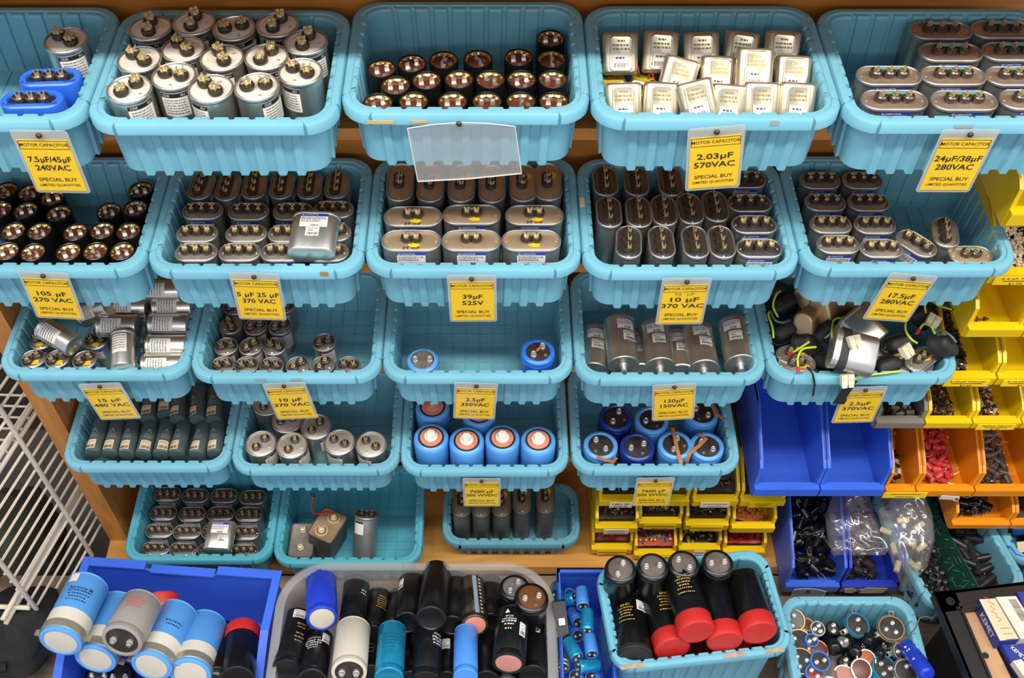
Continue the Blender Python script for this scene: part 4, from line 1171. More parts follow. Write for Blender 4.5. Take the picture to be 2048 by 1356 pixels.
lead([(1615, 735, .006), (1624, 746, .014), (1629, 768, -.012), (1626, 790, -.05)], M_KW, 'black lead with a brass tip hanging over the front rim', 'tip')
def connector(px, py, dz, rot, lb, two=True):
    root = empty('plug_connector', atz(px, py, z5 + dz)); root.rotation_euler = rot
    for s in ((-1, 1) if two else (0,)):
        b = MB().box((s * .0048, 0, 0), (.0088, .0150, .0085)).box((s * .0048, -.0095, .001), (.0070, .004, .006)).box((s * .0048, .003, .0048), (.004, .006, .0014))
        b.build('housing', M_CONN, root, 0)
    tag(root, lb, 'connector', 'white plug connectors among the wired cans')
connector(1708, 682, .052, Euler((.5, .1, .3)), 'pale two-part plug connector strapped on the brightest silver can')
connector(1867, 640, .030, Euler((.5, .2, -.5)), 'pale plug connector by the right rim of the tangle', True)
connector(1812, 700, .022, Euler((.6, .1, .7)), 'grimy plug connector right of the strapped can')
connector(1694, 759, .009, Euler((.9, 0, .15)), 'pale plug connector hanging over the front rim above the bent tag')
MB_ = MB().box((0, 0, 0), (.0135, .0016, .060)).box((.004, .003, -.026), (.014, .004, .012))
q = MB_.build('cable_strap', M_MATBLACK, None, 0); q.location = atz(1692, 762, z5 - .006) + V((0, -.010, -.014)); q.rotation_euler = (.05, .1, 0)
tag(q, 'black strap end hanging below the pale connector on the front rim', 'strap')

# ---------------------------------------------------------------- open-fronted hopper bins
def make_hopper(w, d, h, hf, m, slope=.45, fv=.66, lipw=.010, name='hopper_bin'):
    """origin: middle of the front at the base; the bin runs back along +y"""
    root = empty(name); t = .0026; b = MB()
    side = [(0, 0), (d, 0), (d, h), (d * slope, h), (.010, h * fv + .002), (0, h * fv - .006)]
    for s in (-1, 1):
        x0, x1 = (-w / 2, -w / 2 + t) if s < 0 else (w / 2 - t, w / 2)
        b.prism(side, 0, x0, x1)
        fl = [(d, h), (d * slope, h), (.010, h * fv + .002), (-.001, h * fv - .006), (-.001, hf), (.006, hf), (.006, h * fv - .010), (.014, h * fv - .003), (d * slope + .004, h - .005), (d, h - .005)]
        xa, xb = (-w / 2 - .0002, -w / 2 + .0052) if s < 0 else (w / 2 - .0052, w / 2 + .0002)
        b.prism(fl, 0, xa, xb)
    b.box((0, d / 2, t / 2), (w - .001, d - .001, t)).box((0, d - t / 2, h / 2), (w - .001, t, h)).box((0, d - .004, h - .003), (w, .008, .006))
    body = b.build('body', m, root, 30)
    lip = MB().prism([(.004, .001), (-.002, .001), (-.008, hf * .30), (-lipw, hf * .92), (-lipw, hf), (.0045, hf), (.0045, .001)], 0, -w / 2 + .0005, w / 2 - .0005)
    lip.build('front_lip', m, root, 0)
    return root
HOP = {}
def hopper(key, x0, x1, z, yf, w_args, m, label, rz=0, x=None, wfix=None):
    """x0, x1: pixel columns of the front at the base row taken from z and yf"""
    d, h, hf = w_args
    if x is None:
        py = CY  # pixel row of the lip
        zc = (yf * CT - (z - CZ) * ST)
        xa, xb = (x0 - CX) / F * zc, (x1 - CX) / F * zc
        x, w = (xa + xb) / 2, wfix or (xb - xa) - .001
    else: w = wfix
    o = make_hopper(w, d, h, hf, m)
    o.location = (x, yf, z); o.rotation_euler = (0, 0, rz)
    tag(o, label, 'parts bin', f'{key} open-fronted parts bins')
    o['w'] = w
    del o['w']
    return dict(o=o, x=x, y=yf, z=z, w=w, d=d, h=h, hf=hf, rz=rz)
def zbase(py, yf): return aty(CX, py, yf).z
def lip_label(b, lines, m_=None, w=None, dz=0, dx=0, label='printed label'):
    """flat paper label on a bin's lip with printed lines"""
    w = w or b['w'] * .8; hh = b['hf'] * .56
    st = MB().box((dx, -.0106, b['hf'] * .58 + dz), (w, .0012, hh)).build('lip_label', m_ or M_CARD, b['o'], 0, label=label)
    st.rotation_euler = (0, 0, 0)
    t = MB(); n = len(lines)
    for i, (l, fr) in enumerate(lines):
        zz = b['hf'] * .58 + dz + hh * (.5 - (i + .5) / n)
        if l == '-': dashes(t, 1, 0.01, -w * fr / 2, w * fr / 2, [0], .0014, .0, 3 + i) if False else t.box((dx, -.0114, zz), (w * fr, .0002, .0012))
        else: t.add(fit_text(l, hh * .62 / n, w * fr, bold=.01).map(lambda p: V((p.x + dx, -.0115, zz + p.y))))
    t.build('lettering', M_INK, st, 0)
YB = .95
DEP = 1.146 - YB
rows_b = [zbase(452, YB), zbase(565, YB), zbase(672, YB), zbase(767, YB), zbase(853, YB), zbase(990, YB), zbase(1053, YB)]
ARG_Y = (DEP, .088, .026)
BIN = {}
BIN['y0'] = hopper('yellow', 2000, 2112, rows_b[0], YB, (DEP, .105, .030), M_YEL, 'yellow parts bin highest on the right, beside the 24µF/38µF tag')
BIN['a1'] = hopper('yellow', 1962, 2076, rows_b[1], YB, ARG_Y, M_YEL, 'yellow parts bin of brown grit beside the 17.5µF tub')
BIN['b1'] = hopper('yellow', 1921, 2033, rows_b[2], YB, (DEP, .100, .026), M_YEL, 'nearly empty unlabelled yellow bin right of the wired-can tub')
BIN['b2'] = hopper('yellow', 2034, 2146, rows_b[2], YB, (DEP, .100, .026), M_YEL, 'unlabelled yellow bin cut by the right edge of the photo')
BIN['c1'] = hopper('yellow', 1866, 1978, rows_b[3], YB, (DEP, .088, .026), M_YEL, 'yellow bin of small black trimmers, label price $1.00')
BIN['c2'] = hopper('yellow', 1980, 2092, rows_b[3], YB, (DEP, .088, .026), M_YEL, 'nearly empty yellow bin labelled 2-12 pF, right of the black trimmers')
BIN['d0'] = hopper('grey', 1742, 1838, rows_b[4], YB, (DEP, .078, .024), M_GREY, 'grey parts bin of dark metal transistors behind the 2.5µF 370VAC tag')
BIN['d1'] = hopper('yellow', 1839, 1932, rows_b[4], YB, (DEP, .078, .024), M_YEL, 'yellow bin of brassy trimmers without a label, beside the grey bin')
BIN['d2'] = hopper('yellow', 1933, 2029, rows_b[4], YB, (DEP, .078, .024), M_YEL, 'yellow bin of brassy trimmers labelled 500 Volt')
BIN['d3'] = hopper('yellow', 2030, 2126, rows_b[4], YB, (DEP, .078, .024), M_YEL, 'yellow bin cut by the photo edge, in the row of brassy trimmers')
ARG_O = (DEP, .118, .030)
BIN['e1'] = hopper('orange', 1759, 1819, rows_b[5], YB, ARG_O, M_ORA, 'orange bin of brown and black bits beside the empty blue bins')
BIN['e2'] = hopper('orange', 1820, 1935, rows_b[5], YB, ARG_O, M_ORA, 'orange bin heaped with red capacitors')
BIN['e3'] = hopper('orange', 1936, 2051, rows_b[5], YB, ARG_O, M_ORA, 'orange bin heaped with dark brown capacitors')
BIN['e4'] = hopper('orange', 2052, 2167, rows_b[5], YB, ARG_O, M_ORA, 'orange bin cut by the photo edge, right of the dark brown capacitors')
BIN['f1'] = hopper('orange', 1893, 2009, rows_b[6], YB, (DEP, .088, .024), M_ORA, 'lowest orange bin, with dark glassy parts, above the black tubes')
BIN['f2'] = hopper('orange', 2010, 2126, rows_b[6], YB, (DEP, .088, .024), M_ORA, 'lowest orange bin cut by the photo edge')
zb1 = zbase(990, .93)
BIN['g1'] = hopper('blue', 1500, 1629, zb1, .93, (.214, .140, .034), M_BLUEBIN, 'empty blue bin on the left of two, beside the screw-terminal tub')
BIN['g2'] = hopper('blue', 1630, 1757, zb1, .93, (.214, .140, .034), M_BLUEBIN, 'empty blue bin on the right of two, beside the orange bins')
BIN['h1'] = hopper('blue', 1562, 1670, DECKZ + .0002, .895, (.25, .150, .034), M_BLUEBIN, 'long blue bin of black round capacitors standing on the deck')
BIN['h2'] = hopper('blue', 1673, 1783, DECKZ + .0002, .895, (.25, .150, .034), M_DBLUEBIN, 'darker blue bin on the deck with a torn tan label')
lip_label(BIN['a1'], [('2-6 pF Trim', .7), ('-', .6), ('$1.00', .3)])
lip_label(BIN['c1'], [('3-10 pF Trimcap', .8), ('-', .7), ('$1.00', .26)])
lip_label(BIN['c2'], [('2-12 pF Trimcap', .8), ('-', .7), ('$1.00', .26)])
lip_label(BIN['d2'], [('.0022µF  500 Volt', .8), ('-', .6), ('$1.00', .25)])
lip_label(BIN['e1'], [('-', .7), ('-', .4)], w=.075, dx=.01)
# torn label on the dark blue bin
for pts in ([(-.042, .012), (-.026, .010), (-.022, .022), (-.029, .026), (-.030, .029), (-.046, .027)], [(-.014, .009), (.030, .011), (.034, .029), (-.006, .031), (-.010, .025), (-.018, .024), (-.012, .017)]):
    MB().loft([[V((x, -.0104 - .0006, z)) for x, z in pts], [V((x, -.0098, z)) for x, z in pts]]).build('torn_label', mat('torn_paper', 'b8a184', .7, vary=.3, scale=60), BIN['h2']['o'], 0, label='torn tan label')
q = MB().box((.012, -.0112, .010), (.032, .0014, .011), Matrix.Rotation(.12, 3, 'Y')).box((.026, -.0112, .004), (.006, .0014, .010), Matrix.Rotation(.3, 3, 'Y')).build('tape_scrap', mat('grey_tape', 'c9c4ba', .5), BIN['e2']['o'], 0, label='scrap of pale tape')
# small yellow bins on the deck
yd = .975
zz = [DECKZ + .0002, DECKZ + .094, DECKZ + .188]
cols = [(1180, 1262), (1264, 1348), (1352, 1436), (1440, 1524)]
names_lo = ['red and blue beads', 'mixed blue parts', 'yellow axial parts', 'red parts']
names_md = ['yellow capacitors and leads', 'fine grey wire leads', 'grey glass capacitors', 'orange discs']
names_hi = ['dark parts and one silver can', 'parts behind the 7600 µF tag', 'brown parts', 'black needle-like parts']
ARG_S = (.150, .084, .028)
for k, (a_, b_x) in enumerate(cols):
    sh = (0, -.012, 0, -.006)[k]
    BIN['p%d' % k] = hopper('small yellow', a_, b_x, zz[0], yd + sh, ARG_S, M_YEL, f'small yellow bin of {names_lo[k]} standing on the deck')
    BIN['q%d' % k] = hopper('small yellow', a_, b_x, zz[1], yd + (-.006, .004, 0, -.006)[k], ARG_S, M_YEL, f'small yellow bin of {names_md[k]}, second layer of the stack', wfix=BIN['p%d' % k]['w'])
    BIN['q%d' % k]['o'].location.x = BIN['p%d' % k]['x']; BIN['q%d' % k]['x'] = BIN['p%d' % k]['x']
    BIN['r%d' % k] = hopper('small yellow', a_, b_x, zz[2], yd - .004, ARG_S, M_YEL, f'small yellow bin of {names_hi[k]}, top layer of the stack', wfix=BIN['p%d' % k]['w'])
    BIN['r%d' % k]['o'].location.x = BIN['p%d' % k]['x']; BIN['r%d' % k]['x'] = BIN['p%d' % k]['x']
M_SMALLW = mat('small_paper_label', 'd9cdbb', .6)
for key, lines, mm, wd in (('r0', [('2 MFD  50V', .8), ('BI-POLAR', .6)], M_SMALLW, .040), ('r2', [('-', .8), ('-', .5)], M_SMALLW, .052), ('r3', [('-', .6), ('-', .5), ('-', .3)], M_YEL, .05), ('q0', [('-', .7), ('-', .7)], M_SMALLW, .046), ('q1', [('-', .9), ('-', .5)], M_YEL, .06),
                           ('q2', [('-', .9), ('-', .5)], M_YEL, .06), ('p0', [('-', .9), ('-', .5)], M_YEL, .056), ('p1', [('-', .9), ('-', .5)], M_YEL, .06), ('p2', [('-', .8)], M_SMALLW, .022), ('p3', [('-', .7), ('-', .5)], M_SMALLW, .036)):
    lip_label(BIN[key], lines, mm, wd)

# ---------------------------------------------------------------- what lies in the bins
def stuff_heap(b, name, label, makers, n, seed, back=.85, hmax=.6, lean=0, x_lo=-1, x_hi=1, y0=.012, top=1.0, fill0=.16):
    """loose bits nobody could count, as one object lying on a sloping heap"""
    q = random.Random(seed); parts = {}
    root = None
    w, d, h = b['w'], b['d'], b['h']
    ms = MB_by = {}
    def hp(x, y):
        return max(0, (fill0 + (.75 - fill0) * y / d) * hmax * h * (1 - lean * max(0, (x / w + .5 - (x_lo + 1) / 2) / max(.05, (x_hi - x_lo) / 2))))
    xs = [x_lo * (w / 2 - .004) + (x_hi - x_lo) * (w / 2 - .004) * i / 14 for i in range(15)]; ys = [.007 + (d * back - .007) * j / 16 for j in range(17)]
    cm = min((m for _, m in makers), key=lambda m: sum(m.node_tree.nodes['Principled BSDF'].inputs[0].default_value[:3]))
    ms[cm.name] = (MB().loft([[V((x, y, max(.0032, hp(x, y) - .001 + q.uniform(-.0015, .0015)))) for x in xs] for y in ys], False, False, False), cm)
    for i in range(int(n * 1.8)):
        mk, m = makers[q.randrange(len(makers))]
        x = q.uniform(x_lo, x_hi) * (w / 2 - .010); y = y0 + q.random() * (d * back - y0)
        f = y / d
        prof = hp(x, y)
        z = .004 + prof - q.random() ** 2 * .005 if prof > .004 else .003 + prof * q.random()
        R_ = Euler((q.uniform(-1.3, 1.3), q.uniform(-1.3, 1.3), q.uniform(0, 6.28))).to_matrix().to_4x4()
        R_.translation = (x, y, z + .003)
        ms.setdefault(m.name, (MB(), m))[0].add(mk, R_)
    first = None
    for k, (mb, m) in ms.items():
        o = mb.build(name, m, None, 40)
        o.location = (b['x'], b['y'], b['z']); o.rotation_euler = (0, 0, b['rz'])
        if first is None:
            first = o
        else:
            me = o.data
            first.data.materials.append(m); idx = len(first.data.materials) - 1
            bm = bmesh.new(); bm.from_mesh(first.data); n0 = len(bm.faces)
            bm.from_mesh(me); bm.faces.ensure_lookup_table()
            for f_ in bm.faces[n0:]: f_.material_index = idx
            bm.to_mesh(first.data); bm.free()
            bpy.data.objects.remove(o)
    tag(first, label, 'loose parts', None, 'stuff')
    return first
def heap(b, proto_fn, name_label, cat, group, n, seed, size, hmax=.5, x_lo=-1, x_hi=1, y0=.02, back=.9, lean=0, flat=.5, z0=.003):
    """countable bits, each one an object, lying in layers on a heap"""
    q = random.Random(seed); placed = []; protos = proto_fn if isinstance(proto_fn, list) else [proto_fn]
    w, d, h = b['w'], b['d'], b['h']; used_ = set(); tries = 0
    rot = Matrix.Rotation(b['rz'], 4, 'Z')
    for lay_ in (1, 0):
        here = []; tries = 0
        while len(placed) < n and tries < 900:
            tries += 1
            x = q.uniform(x_lo, x_hi) * (w / 2 - .006 - size * .4); y = y0 + q.random() * (d * back - y0)
            if any((p[0] - x) ** 2 + (p[1] - y) ** 2 < (size * .84) ** 2 for p in here): continue
            u = (x / w + .5 - (x_lo + 1) / 2) / max(.05, (x_hi - x_lo) / 2)
            top = hmax * h * (.22 + .78 * y / d) * (1 - lean * u) - .35 * size
            z = z0 + size * .4 + max(0, top - (1 - lay_) * size * .62) + q.uniform(-.12, .12) * size
            if lay_ == 0 and top < size * .3: continue
            here.append((x, y)); placed.append((x, y, z))
    for x, y, z in placed:
        k = q.randrange(len(protos)); pr = protos[k]
        o = pr if k not in used_ else dup(pr)
        used_.add(k)
        o.location = V((b['x'], b['y'], b['z'])) + rot @ V((x, y, z))
        o.rotation_euler = Euler((pi / 2 + q.uniform(-flat, flat), q.uniform(-flat, flat), q.uniform(0, 6.28)))
        tag(o, name_label, cat, group)
    for k, pr in enumerate(protos):
        if k not in used_:
            for ch in list(pr.children): bpy.data.objects.remove(ch)
            bpy.data.objects.remove(pr)
def film_cap(R, L, m, name='film_capacitor', lead=True, k=1.25):
    root = empty(name)
    MB().stad([(-.0012, -L / 2), (0, -L / 2 + .001), (0, L / 2 - .001), (-.0012, L / 2)], R * .2, R, 8).build('body', m, root, 40)
    if lead:
        MB().tube([(0, 0, L / 2 - .001), (.001, 0, L / 2 + .006), (.004, .001, L / 2 + .013)], .0004, 5).build('lead', M_TIN, root)
        MB().tube([(0, 0, -L / 2 + .001), (0, .001, -L / 2 - .006), (-.002, .003, -L / 2 - .012)], .0004, 5).build('lead', M_TIN, root)
    return root
M_RFILM = mat('red_film', 'c83436', .42, vary=.2, scale=40); M_DKBR = mat('dark_brown_dip', '4a3a33', .45, vary=.25, scale=40)
heap(BIN['e2'], film_cap(.0046, .0145, M_RFILM), 'small red film capacitor with wire leads, heaped in the orange bin', 'capacitor', 'red film capacitors in the orange bin', 260, 3, .0128, .74, x_lo=-1, x_hi=.6, lean=.45)
heap(BIN['e3'], film_cap(.0048, .0165, M_DKBR), 'dark brown capacitor with wire leads, heaped in the orange bin', 'capacitor', 'dark brown capacitors in the orange bin', 220, 4, .0135, .72, x_lo=-1, x_hi=.5, lean=.5)
def chip(w, d, h, m, name='box_film_capacitor', leads=True):
    root = empty(name)
    MB().box((0, 0, 0), (w, d, h)).build('body', m, root, 0)
    if leads:
        for s in (-1, 1): MB().tube([(s * w * .32, 0, -h / 2), (s * w * .34, .001, -h / 2 - .005)], .0004, 5).build('lead', M_TIN, root)
    return root
heap(BIN['e1'], [chip(.009, .005, .007, mat('tan_epoxy', 'a9743c', .5)), chip(.008, .005, .007, mat('black_epoxy', '26201c', .4)), chip(.008, .005, .007, mat('brown_epoxy', '4a2e1c', .4)), chip(.008, .004, .006, mat('black_epoxy', '26201c')), chip(.009, .005, .006, mat('cream_epoxy', 'd8cdb8', .5))],
     'tan, black or pale box-shaped component in the orange bin beside the blue bins', 'component', 'box-shaped components in the orange bin', 200, 5, .0095, .7, x_lo=-1, x_hi=.6, lean=.4)
M_BRS = mat('brassy_bits', 'a8835a', .3, .9, vary=.4, scale=90); M_DARKBIT = mat('dark_bits', '2a211b', .45, vary=.3, scale=90); M_CERAM = mat('ceramic_bits', 'c9b394', .5)
nut = MB().lathe([(.0030, -.002), (.0032, 0), (.0030, .002), (.0014, .0024), (.0014, .006)], 7); blt = MB().box((0, 0, 0), (.006, .005, .003)).lathe([(.0016, .001), (.0016, .004)], 7)
stuff_heap(BIN['d1'], 'brassy_trimmer_heap', 'heap of tiny brassy trimmers in the unlabelled yellow bin beside the grey bin', [(nut, M_BRS), (blt, M_BRS), (nut, M_DARKBIT)], 420, 11, .95, .85, .55, -1, .6)
stuff_heap(BIN['d2'], 'brassy_trimmer_heap', 'heap of tiny brassy trimmers in the yellow bin labelled 500 Volt', [(nut, M_BRS), (blt, M_BRS), (blt, M_CERAM), (nut, M_DARKBIT)], 300, 12, .95, .7, .6, -1, .4)
stuff_heap(BIN['d3'], 'brassy_trimmer_heap', 'heap of dark bits in the yellow bin cut by the photo edge', [(nut, M_DARKBIT), (blt, M_DARKBIT)], 160, 13, .9, .6)
stuff_heap(BIN['d0'], 'transistor_heap', 'dark metal transistors lying in the grey bin', [(MB().box((0, 0, 0), (.014, .009, .005)).lathe([(.004, .002), (.004, .007)], 10), M_DARKBIT), (MB().box((0, 0, 0), (.012, .012, .006)), mat('mid_grey_bits', '5e564c', .4, .3)), (MB().box((0, 0, 0), (.006, .005, .004)), mat('gold_bits', 'c8a24a', .3, .9)), (nut, M_DARKBIT)], 90, 14, .9, .6)
stuff_heap(BIN['c1'], 'black_trimmer_heap', 'small heap of black trimmers in the yellow bin beside the wired cans', [(MB().box((0, 0, 0), (.008, .007, .005)), M_DARKBIT), (nut, M_DARKBIT), (nut, M_BRS)], 260, 15, .95, .8, .8, -1, .35)
stuff_heap(BIN['a1'], 'brown_grit_heap', 'heap of small brown and black bits in the high yellow bin', [(MB().box((0, 0, 0), (.004, .003, .003)), M_CERAM), (MB().box((0, 0, 0), (.004, .003, .003)), M_DARKBIT), (nut, M_CERAM)], 500, 16, .98, 1.0, .3)
def few(b, spots, proto, label, cat, group):
    for i, (x, y, r) in enumerate(spots):
        o = proto if i == 0 else dup(proto)
        o.location = (b['x'] + x, b['y'] + y, b['z'] + .0062); o.rotation_euler = (1.2, .3 * r, r); tag(o, label, cat, group)
def trim():
    root = empty('trimmer'); nut.build('body', M_BRS, root); MB().tube([(0, 0, -.002), (.001, 0, -.006)], .0006, 5).build('lead', M_TIN, root); return root
few(BIN['b1'], [(-.035, .012, .4), (-.026, .020, 1.6), (-.018, .011, 2.2), (-.010, .024, 3), (-.004, .013, 4), (.004, .011, 5), (.012, .015, 5.6), (-.030, .034, 1), (-.020, .052, 2), (-.028, .066, .5), (.000, .027, 1.1), (.016, .010, 2.1)], trim(), 'tiny brass trimmer on the floor of the nearly empty unlabelled yellow bin', 'trimmer', 'trimmers in the nearly empty yellow bin')
few(BIN['c2'], [(-.036, .014, .4), (-.026, .020, 1.6), (-.032, .070, 2.2), (-.024, .082, 3), (.012, .014, 4), (.022, .020, 5)], trim(), 'tiny brass trimmer on the floor of the yellow bin labelled 2-12 pF', 'trimmer', 'trimmers in the 2-12 pF bin')
stick = MB().tube([(-.010, 0, 0), (.010, .001, .001)], .0005, 5); rodm = MB().tube([(-.006, 0, 0), (.006, 0, 0)], .0016, 6); bead = MB().lathe([(.0004, -.0028), (.0020, -.002), (.0024, 0), (.0020, .002), (.0004, .0028)], 7)
M_GREYLEAD = mat('grey_leads', '8c867a', .35, .8); M_RB = mat('red_bead', 'b8402c', .4); M_BB = mat('blue_bead', '4c7a94', .4); M_YB = mat('yellow_axial', 'dcc24a', .45); M_OB = mat('orange_disc', 'c06a2c', .45); M_DR = mat('deep_red_bits', 'a01c1c', .4)
for key, name, label, mk, n in (('p0', 'bead_heap', 'red and blue beads filling the small yellow bin nearest the half-depth tub', [(bead, M_RB), (bead, M_BB), (bead, M_RB), (stick, M_GREYLEAD)], 170),
        ('p1', 'mixed_part_heap', 'blue and red axial parts filling the forward small yellow bin', [(rodm, M_BB), (rodm, M_BB), (bead, M_RB), (stick, M_GREYLEAD), (bead, M_YB)], 170),
        ('p2', 'axial_part_heap', 'yellow axial parts lying in the small yellow bin', [(MB().tube([(-.006, 0, 0), (.006, 0, 0)], .0026, 7), M_YB), (MB().tube([(-.006, 0, 0), (.006, 0, 0)], .0026, 7), M_YB), (MB().box((0, 0, 0), (.007, .006, .005)), M_DARKBIT)], 60),
        ('p3', 'red_part_heap', 'deep red parts filling the small yellow bin at the end of the stack', [(MB().box((0, 0, 0), (.007, .006, .004)), M_DR), (bead, M_DR), (stick, M_GREYLEAD)], 130),
        ('q0', 'lead_heap', 'grey leads and yellow capacitors in the second-layer yellow bin', [(stick, M_GREYLEAD), (rodm, M_DARKBIT), (rodm, M_GREYLEAD), (bead, M_YB), (bead, M_DR), (stick, M_DARKBIT)], 220),
        ('q1', 'lead_heap', 'fine grey wires bristling from the second-layer yellow bin under the tag', [(stick, M_GREYLEAD), (stick, M_DARKBIT), (stick, M_GREYLEAD), (rodm, M_DARKBIT), (bead, M_YB)], 320),
        ('q2', 'lead_heap', 'grey glass parts and leads in the second-layer yellow bin', [(stick, M_GREYLEAD), (rodm, M_GREYLEAD), (stick, M_DARKBIT), (rodm, M_DARKBIT)], 300),
        ('q3', 'disc_heap', 'orange discs heaped in the second-layer yellow bin at the end', [(MB().lathe([(.0028, -.0008), (.0030, 0), (.0028, .0008)], 8), M_OB)], 420),
        ('r0', 'dark_part_heap', 'dark parts in the top-layer yellow bin nearest the pink-disc tub', [(rodm, M_DARKBIT), (stick, M_GREYLEAD), (bead, M_DARKBIT)], 150),
        ('r2', 'brown_part_heap', 'brown parts in the top-layer yellow bin under the screw-terminal tub', [(bead, mat('brown_bead', '5a3420', .45)), (rodm, M_DARKBIT)], 170),
        ('r3', 'needle_heap', 'black needle-like parts in the top-layer yellow bin beside the blue bin', [(stick, M_DARKBIT), (stick, M_GREYLEAD), (rodm, M_DARKBIT)], 260)):
    stuff_heap(BIN[key], name, label, mk, n, hash(key) % 97 if False else sum(map(ord, key)), .95, .95, .6 if key == 'q3' else 0, -1, .7 if key == 'q3' else 1, fill0=.42 if key != 'p2' else .1)
# black radial capacitors in the long blue bin
def radial(R, L, m=M_BLACK):
    root = empty('radial_capacitor')
    MB().lathe([(R - .001, -L / 2), (R, -L / 2 + .001), (R, L / 2 - .003), (R - .0008, L / 2 - .0022), (R, L / 2 - .0014), (R - .001, L / 2)], 16).build('sleeve', m, root)
    MB().lathe([(R * .8, L / 2), (R * .76, L / 2 + .0003)], 16).build('end_disc', M_DECKB, root)
    for s in (-1, 1):
        MB().tube([(s * .003, 0, L / 2), (s * .004, .002, L / 2 + .009), (s * .002, .006, L / 2 + .018)], .0005, 5).build('lead', M_TIN, root)
    return root
heap(BIN['h1'], radial(.0085, .022), 'black round capacitor with long silver leads, heaped in the long blue bin', 'capacitor', 'black radial capacitors in the long blue bin', 120, 8, .0195, .85, back=.97)
heap(BIN['h2'], radial(.0085, .020, M_DECKB), 'dark round part at the front of the bin under the plastic bag', 'capacitor', 'dark parts under the plastic bag', 26, 9, .0185, .45, x_lo=-.95, x_hi=.5, back=.5)
heap(BIN['f1'], radial(.0078, .018, mat('dark_glass', '1c1512', .12)), 'dark glassy round part in the lowest orange bin', 'capacitor', 'dark glassy parts in the lowest orange bin', 80, 10, .0165, .85, x_lo=-1, x_hi=.5, lean=.2)
stuff_heap(BIN['f2'], 'dark_part_heap', 'dark parts in the lowest orange bin cut by the photo edge', [(rodm, M_DARKBIT), (bead, M_DARKBIT), (stick, M_GREYLEAD)], 120, 21, .9, .9)
stuff_heap(BIN['e4'], 'dark_part_heap', 'dark parts in the orange bin cut by the photo edge', [(rodm, M_DARKBIT), (bead, M_DARKBIT), (stick, M_GREYLEAD)], 120, 22, .9, .9)

# ---------------------------------------------------------------- tubs, bags and trays, lower right
o = make_tub(.198, .255, .10, M_TUB, 7, 9)
RT = Tub(o, .198, .255, .10, (.836, .953, DECKZ), radians(13))
tag(o, 'light blue tub on the deck with a green board, black rings and black tubes', 'storage tub')
RTD = dict(x=RT.loc.x, y=RT.loc.y, z=RT.fz, w=.165, d=.22, h=.10, rz=radians(13))
Mrt = Matrix.Translation(RT.loc) @ Matrix.Rotation(radians(13), 4, 'Z')
bd = MB().box((0, 0, 0), (.0022, .215, .075)).build('circuit_board', mat('green_board', '1d5240', .45, vary=.3, scale=60), None, 0)
bd.matrix_world = Mrt @ Matrix.Translation((.006, .002, .054)) @ Matrix.Rotation(radians(10), 4, 'Y')
q = random.Random(5); t = MB()
for k in range(34):
    y, z = q.uniform(-.1, .1), q.uniform(-.032, .032)
    t.box((-.0013, y, z), (.0002, .0012, q.uniform(.008, .02)), Matrix.Rotation(q.choice((0, .6, 1.57)), 3, 'X'))
t.build('trace_pattern', mat('solder_trace', '6fa58c', .4), bd, 0)
tag(bd, 'green circuit board standing on edge as a divider in the rotated tub', 'circuit board')
def ring_(): 
    root = empty('black_ring')
    MB().lathe([(.0060, -.003), (.0078, -.003), (.0082, 0), (.0078, .003), (.0060, .003), (.0060, -.003)], 16, c0=False, c1=False).build('ring', mat('black_ring_plastic', '2a2528', .35), root); return root
L_ = dict(RTD); L_['x'], L_['y'] = (Mrt @ V((-.045, -.105, 0))).x, (Mrt @ V((-.045, -.105, 0))).y; L_['w'] = .095; L_['d'] = .20
heap(L_, ring_(), 'small black plastic ring heaped left of the green board', 'ring', 'black plastic rings in the rotated tub', 150, 31, .0125, .66, y0=.008, back=.72, flat=1.3)
def tubep(): 
    root = empty('black_tube')
    MB().lathe([(.0045, -.020), (.0068, -.020), (.0070, 0), (.0068, .020), (.0045, .020), (.0045, -.020)], 14, c0=False, c1=False).build('tube', mat('black_ring_plastic', '2a2528', .35), root); return root
L_ = dict(RTD); L_['x'], L_['y'] = (Mrt @ V((.048, -.105, 0))).x, (Mrt @ V((.048, -.105, 0))).y; L_['w'] = .075; L_['d'] = .20
heap(L_, tubep(), 'black plastic tube lying right of the green board', 'tube', 'black plastic tubes in the rotated tub', 40, 32, .019, .85, y0=.015, back=.98, flat=.3)
# far right tub of coils
o = dup(TUB0); RT2 = Tub(o, TW, TD, TH_, (1.075, 1.015, DECKZ + .012)); o.rotation_euler.z = radians(4)
tag(o, 'light blue tub of dark coils cut by the right edge of the photo', 'storage tub', 'light blue ribbed storage tubs')
def coil():
    root = empty('coil')
    MB().loft([[V(((.030 + .011 * cos(b)) * cos(a), (.030 + .011 * cos(b)) * sin(a), .013 * sin(b))) for b in [2 * pi * k / 12 for k in range(12)]] for a in [2 * pi * k / 28 for k in range(29)]], False, False).build('winding', mat('coil_lacquer', '241d18', .25, vary=.3, scale=40), root)
    MB().loft([[V(((.030 + .0125 * cos(b)) * cos(a), (.030 + .0125 * cos(b)) * sin(a), .0145 * sin(b))) for b in [2 * pi * k / 12 for k in range(12)]] for a in [.3 + .5 * k / 6 for k in range(7)]], False, False).build('blue_wrap', M_MBLUE, root)
    return root
cl = coil()
for i, (x, y, z, r) in enumerate(((.985, .985, .02, .3), (1.005, 1.06, .02, 2.2), (.992, 1.02, .048, 4.0))):
    o = cl if i == 0 else dup(cl); o.location = (x + .005, y, DECKZ + z + .014); o.rotation_euler = (.15 * i, .1, r)
    tag(o, 'dark lacquered coil with a blue wrap in the tub cut by the photo edge', 'coil', 'coils in the edge tub')
q = MB().box((0, 0, 0), (.028, .002, .020)).build('paper_label', M_CREAM, None, 0); q.location = (.985, .945, DECKZ + .078); q.rotation_euler = (-.9, 0, .1)
tag(q, 'small cream paper label on the coils at the photo edge', 'label')
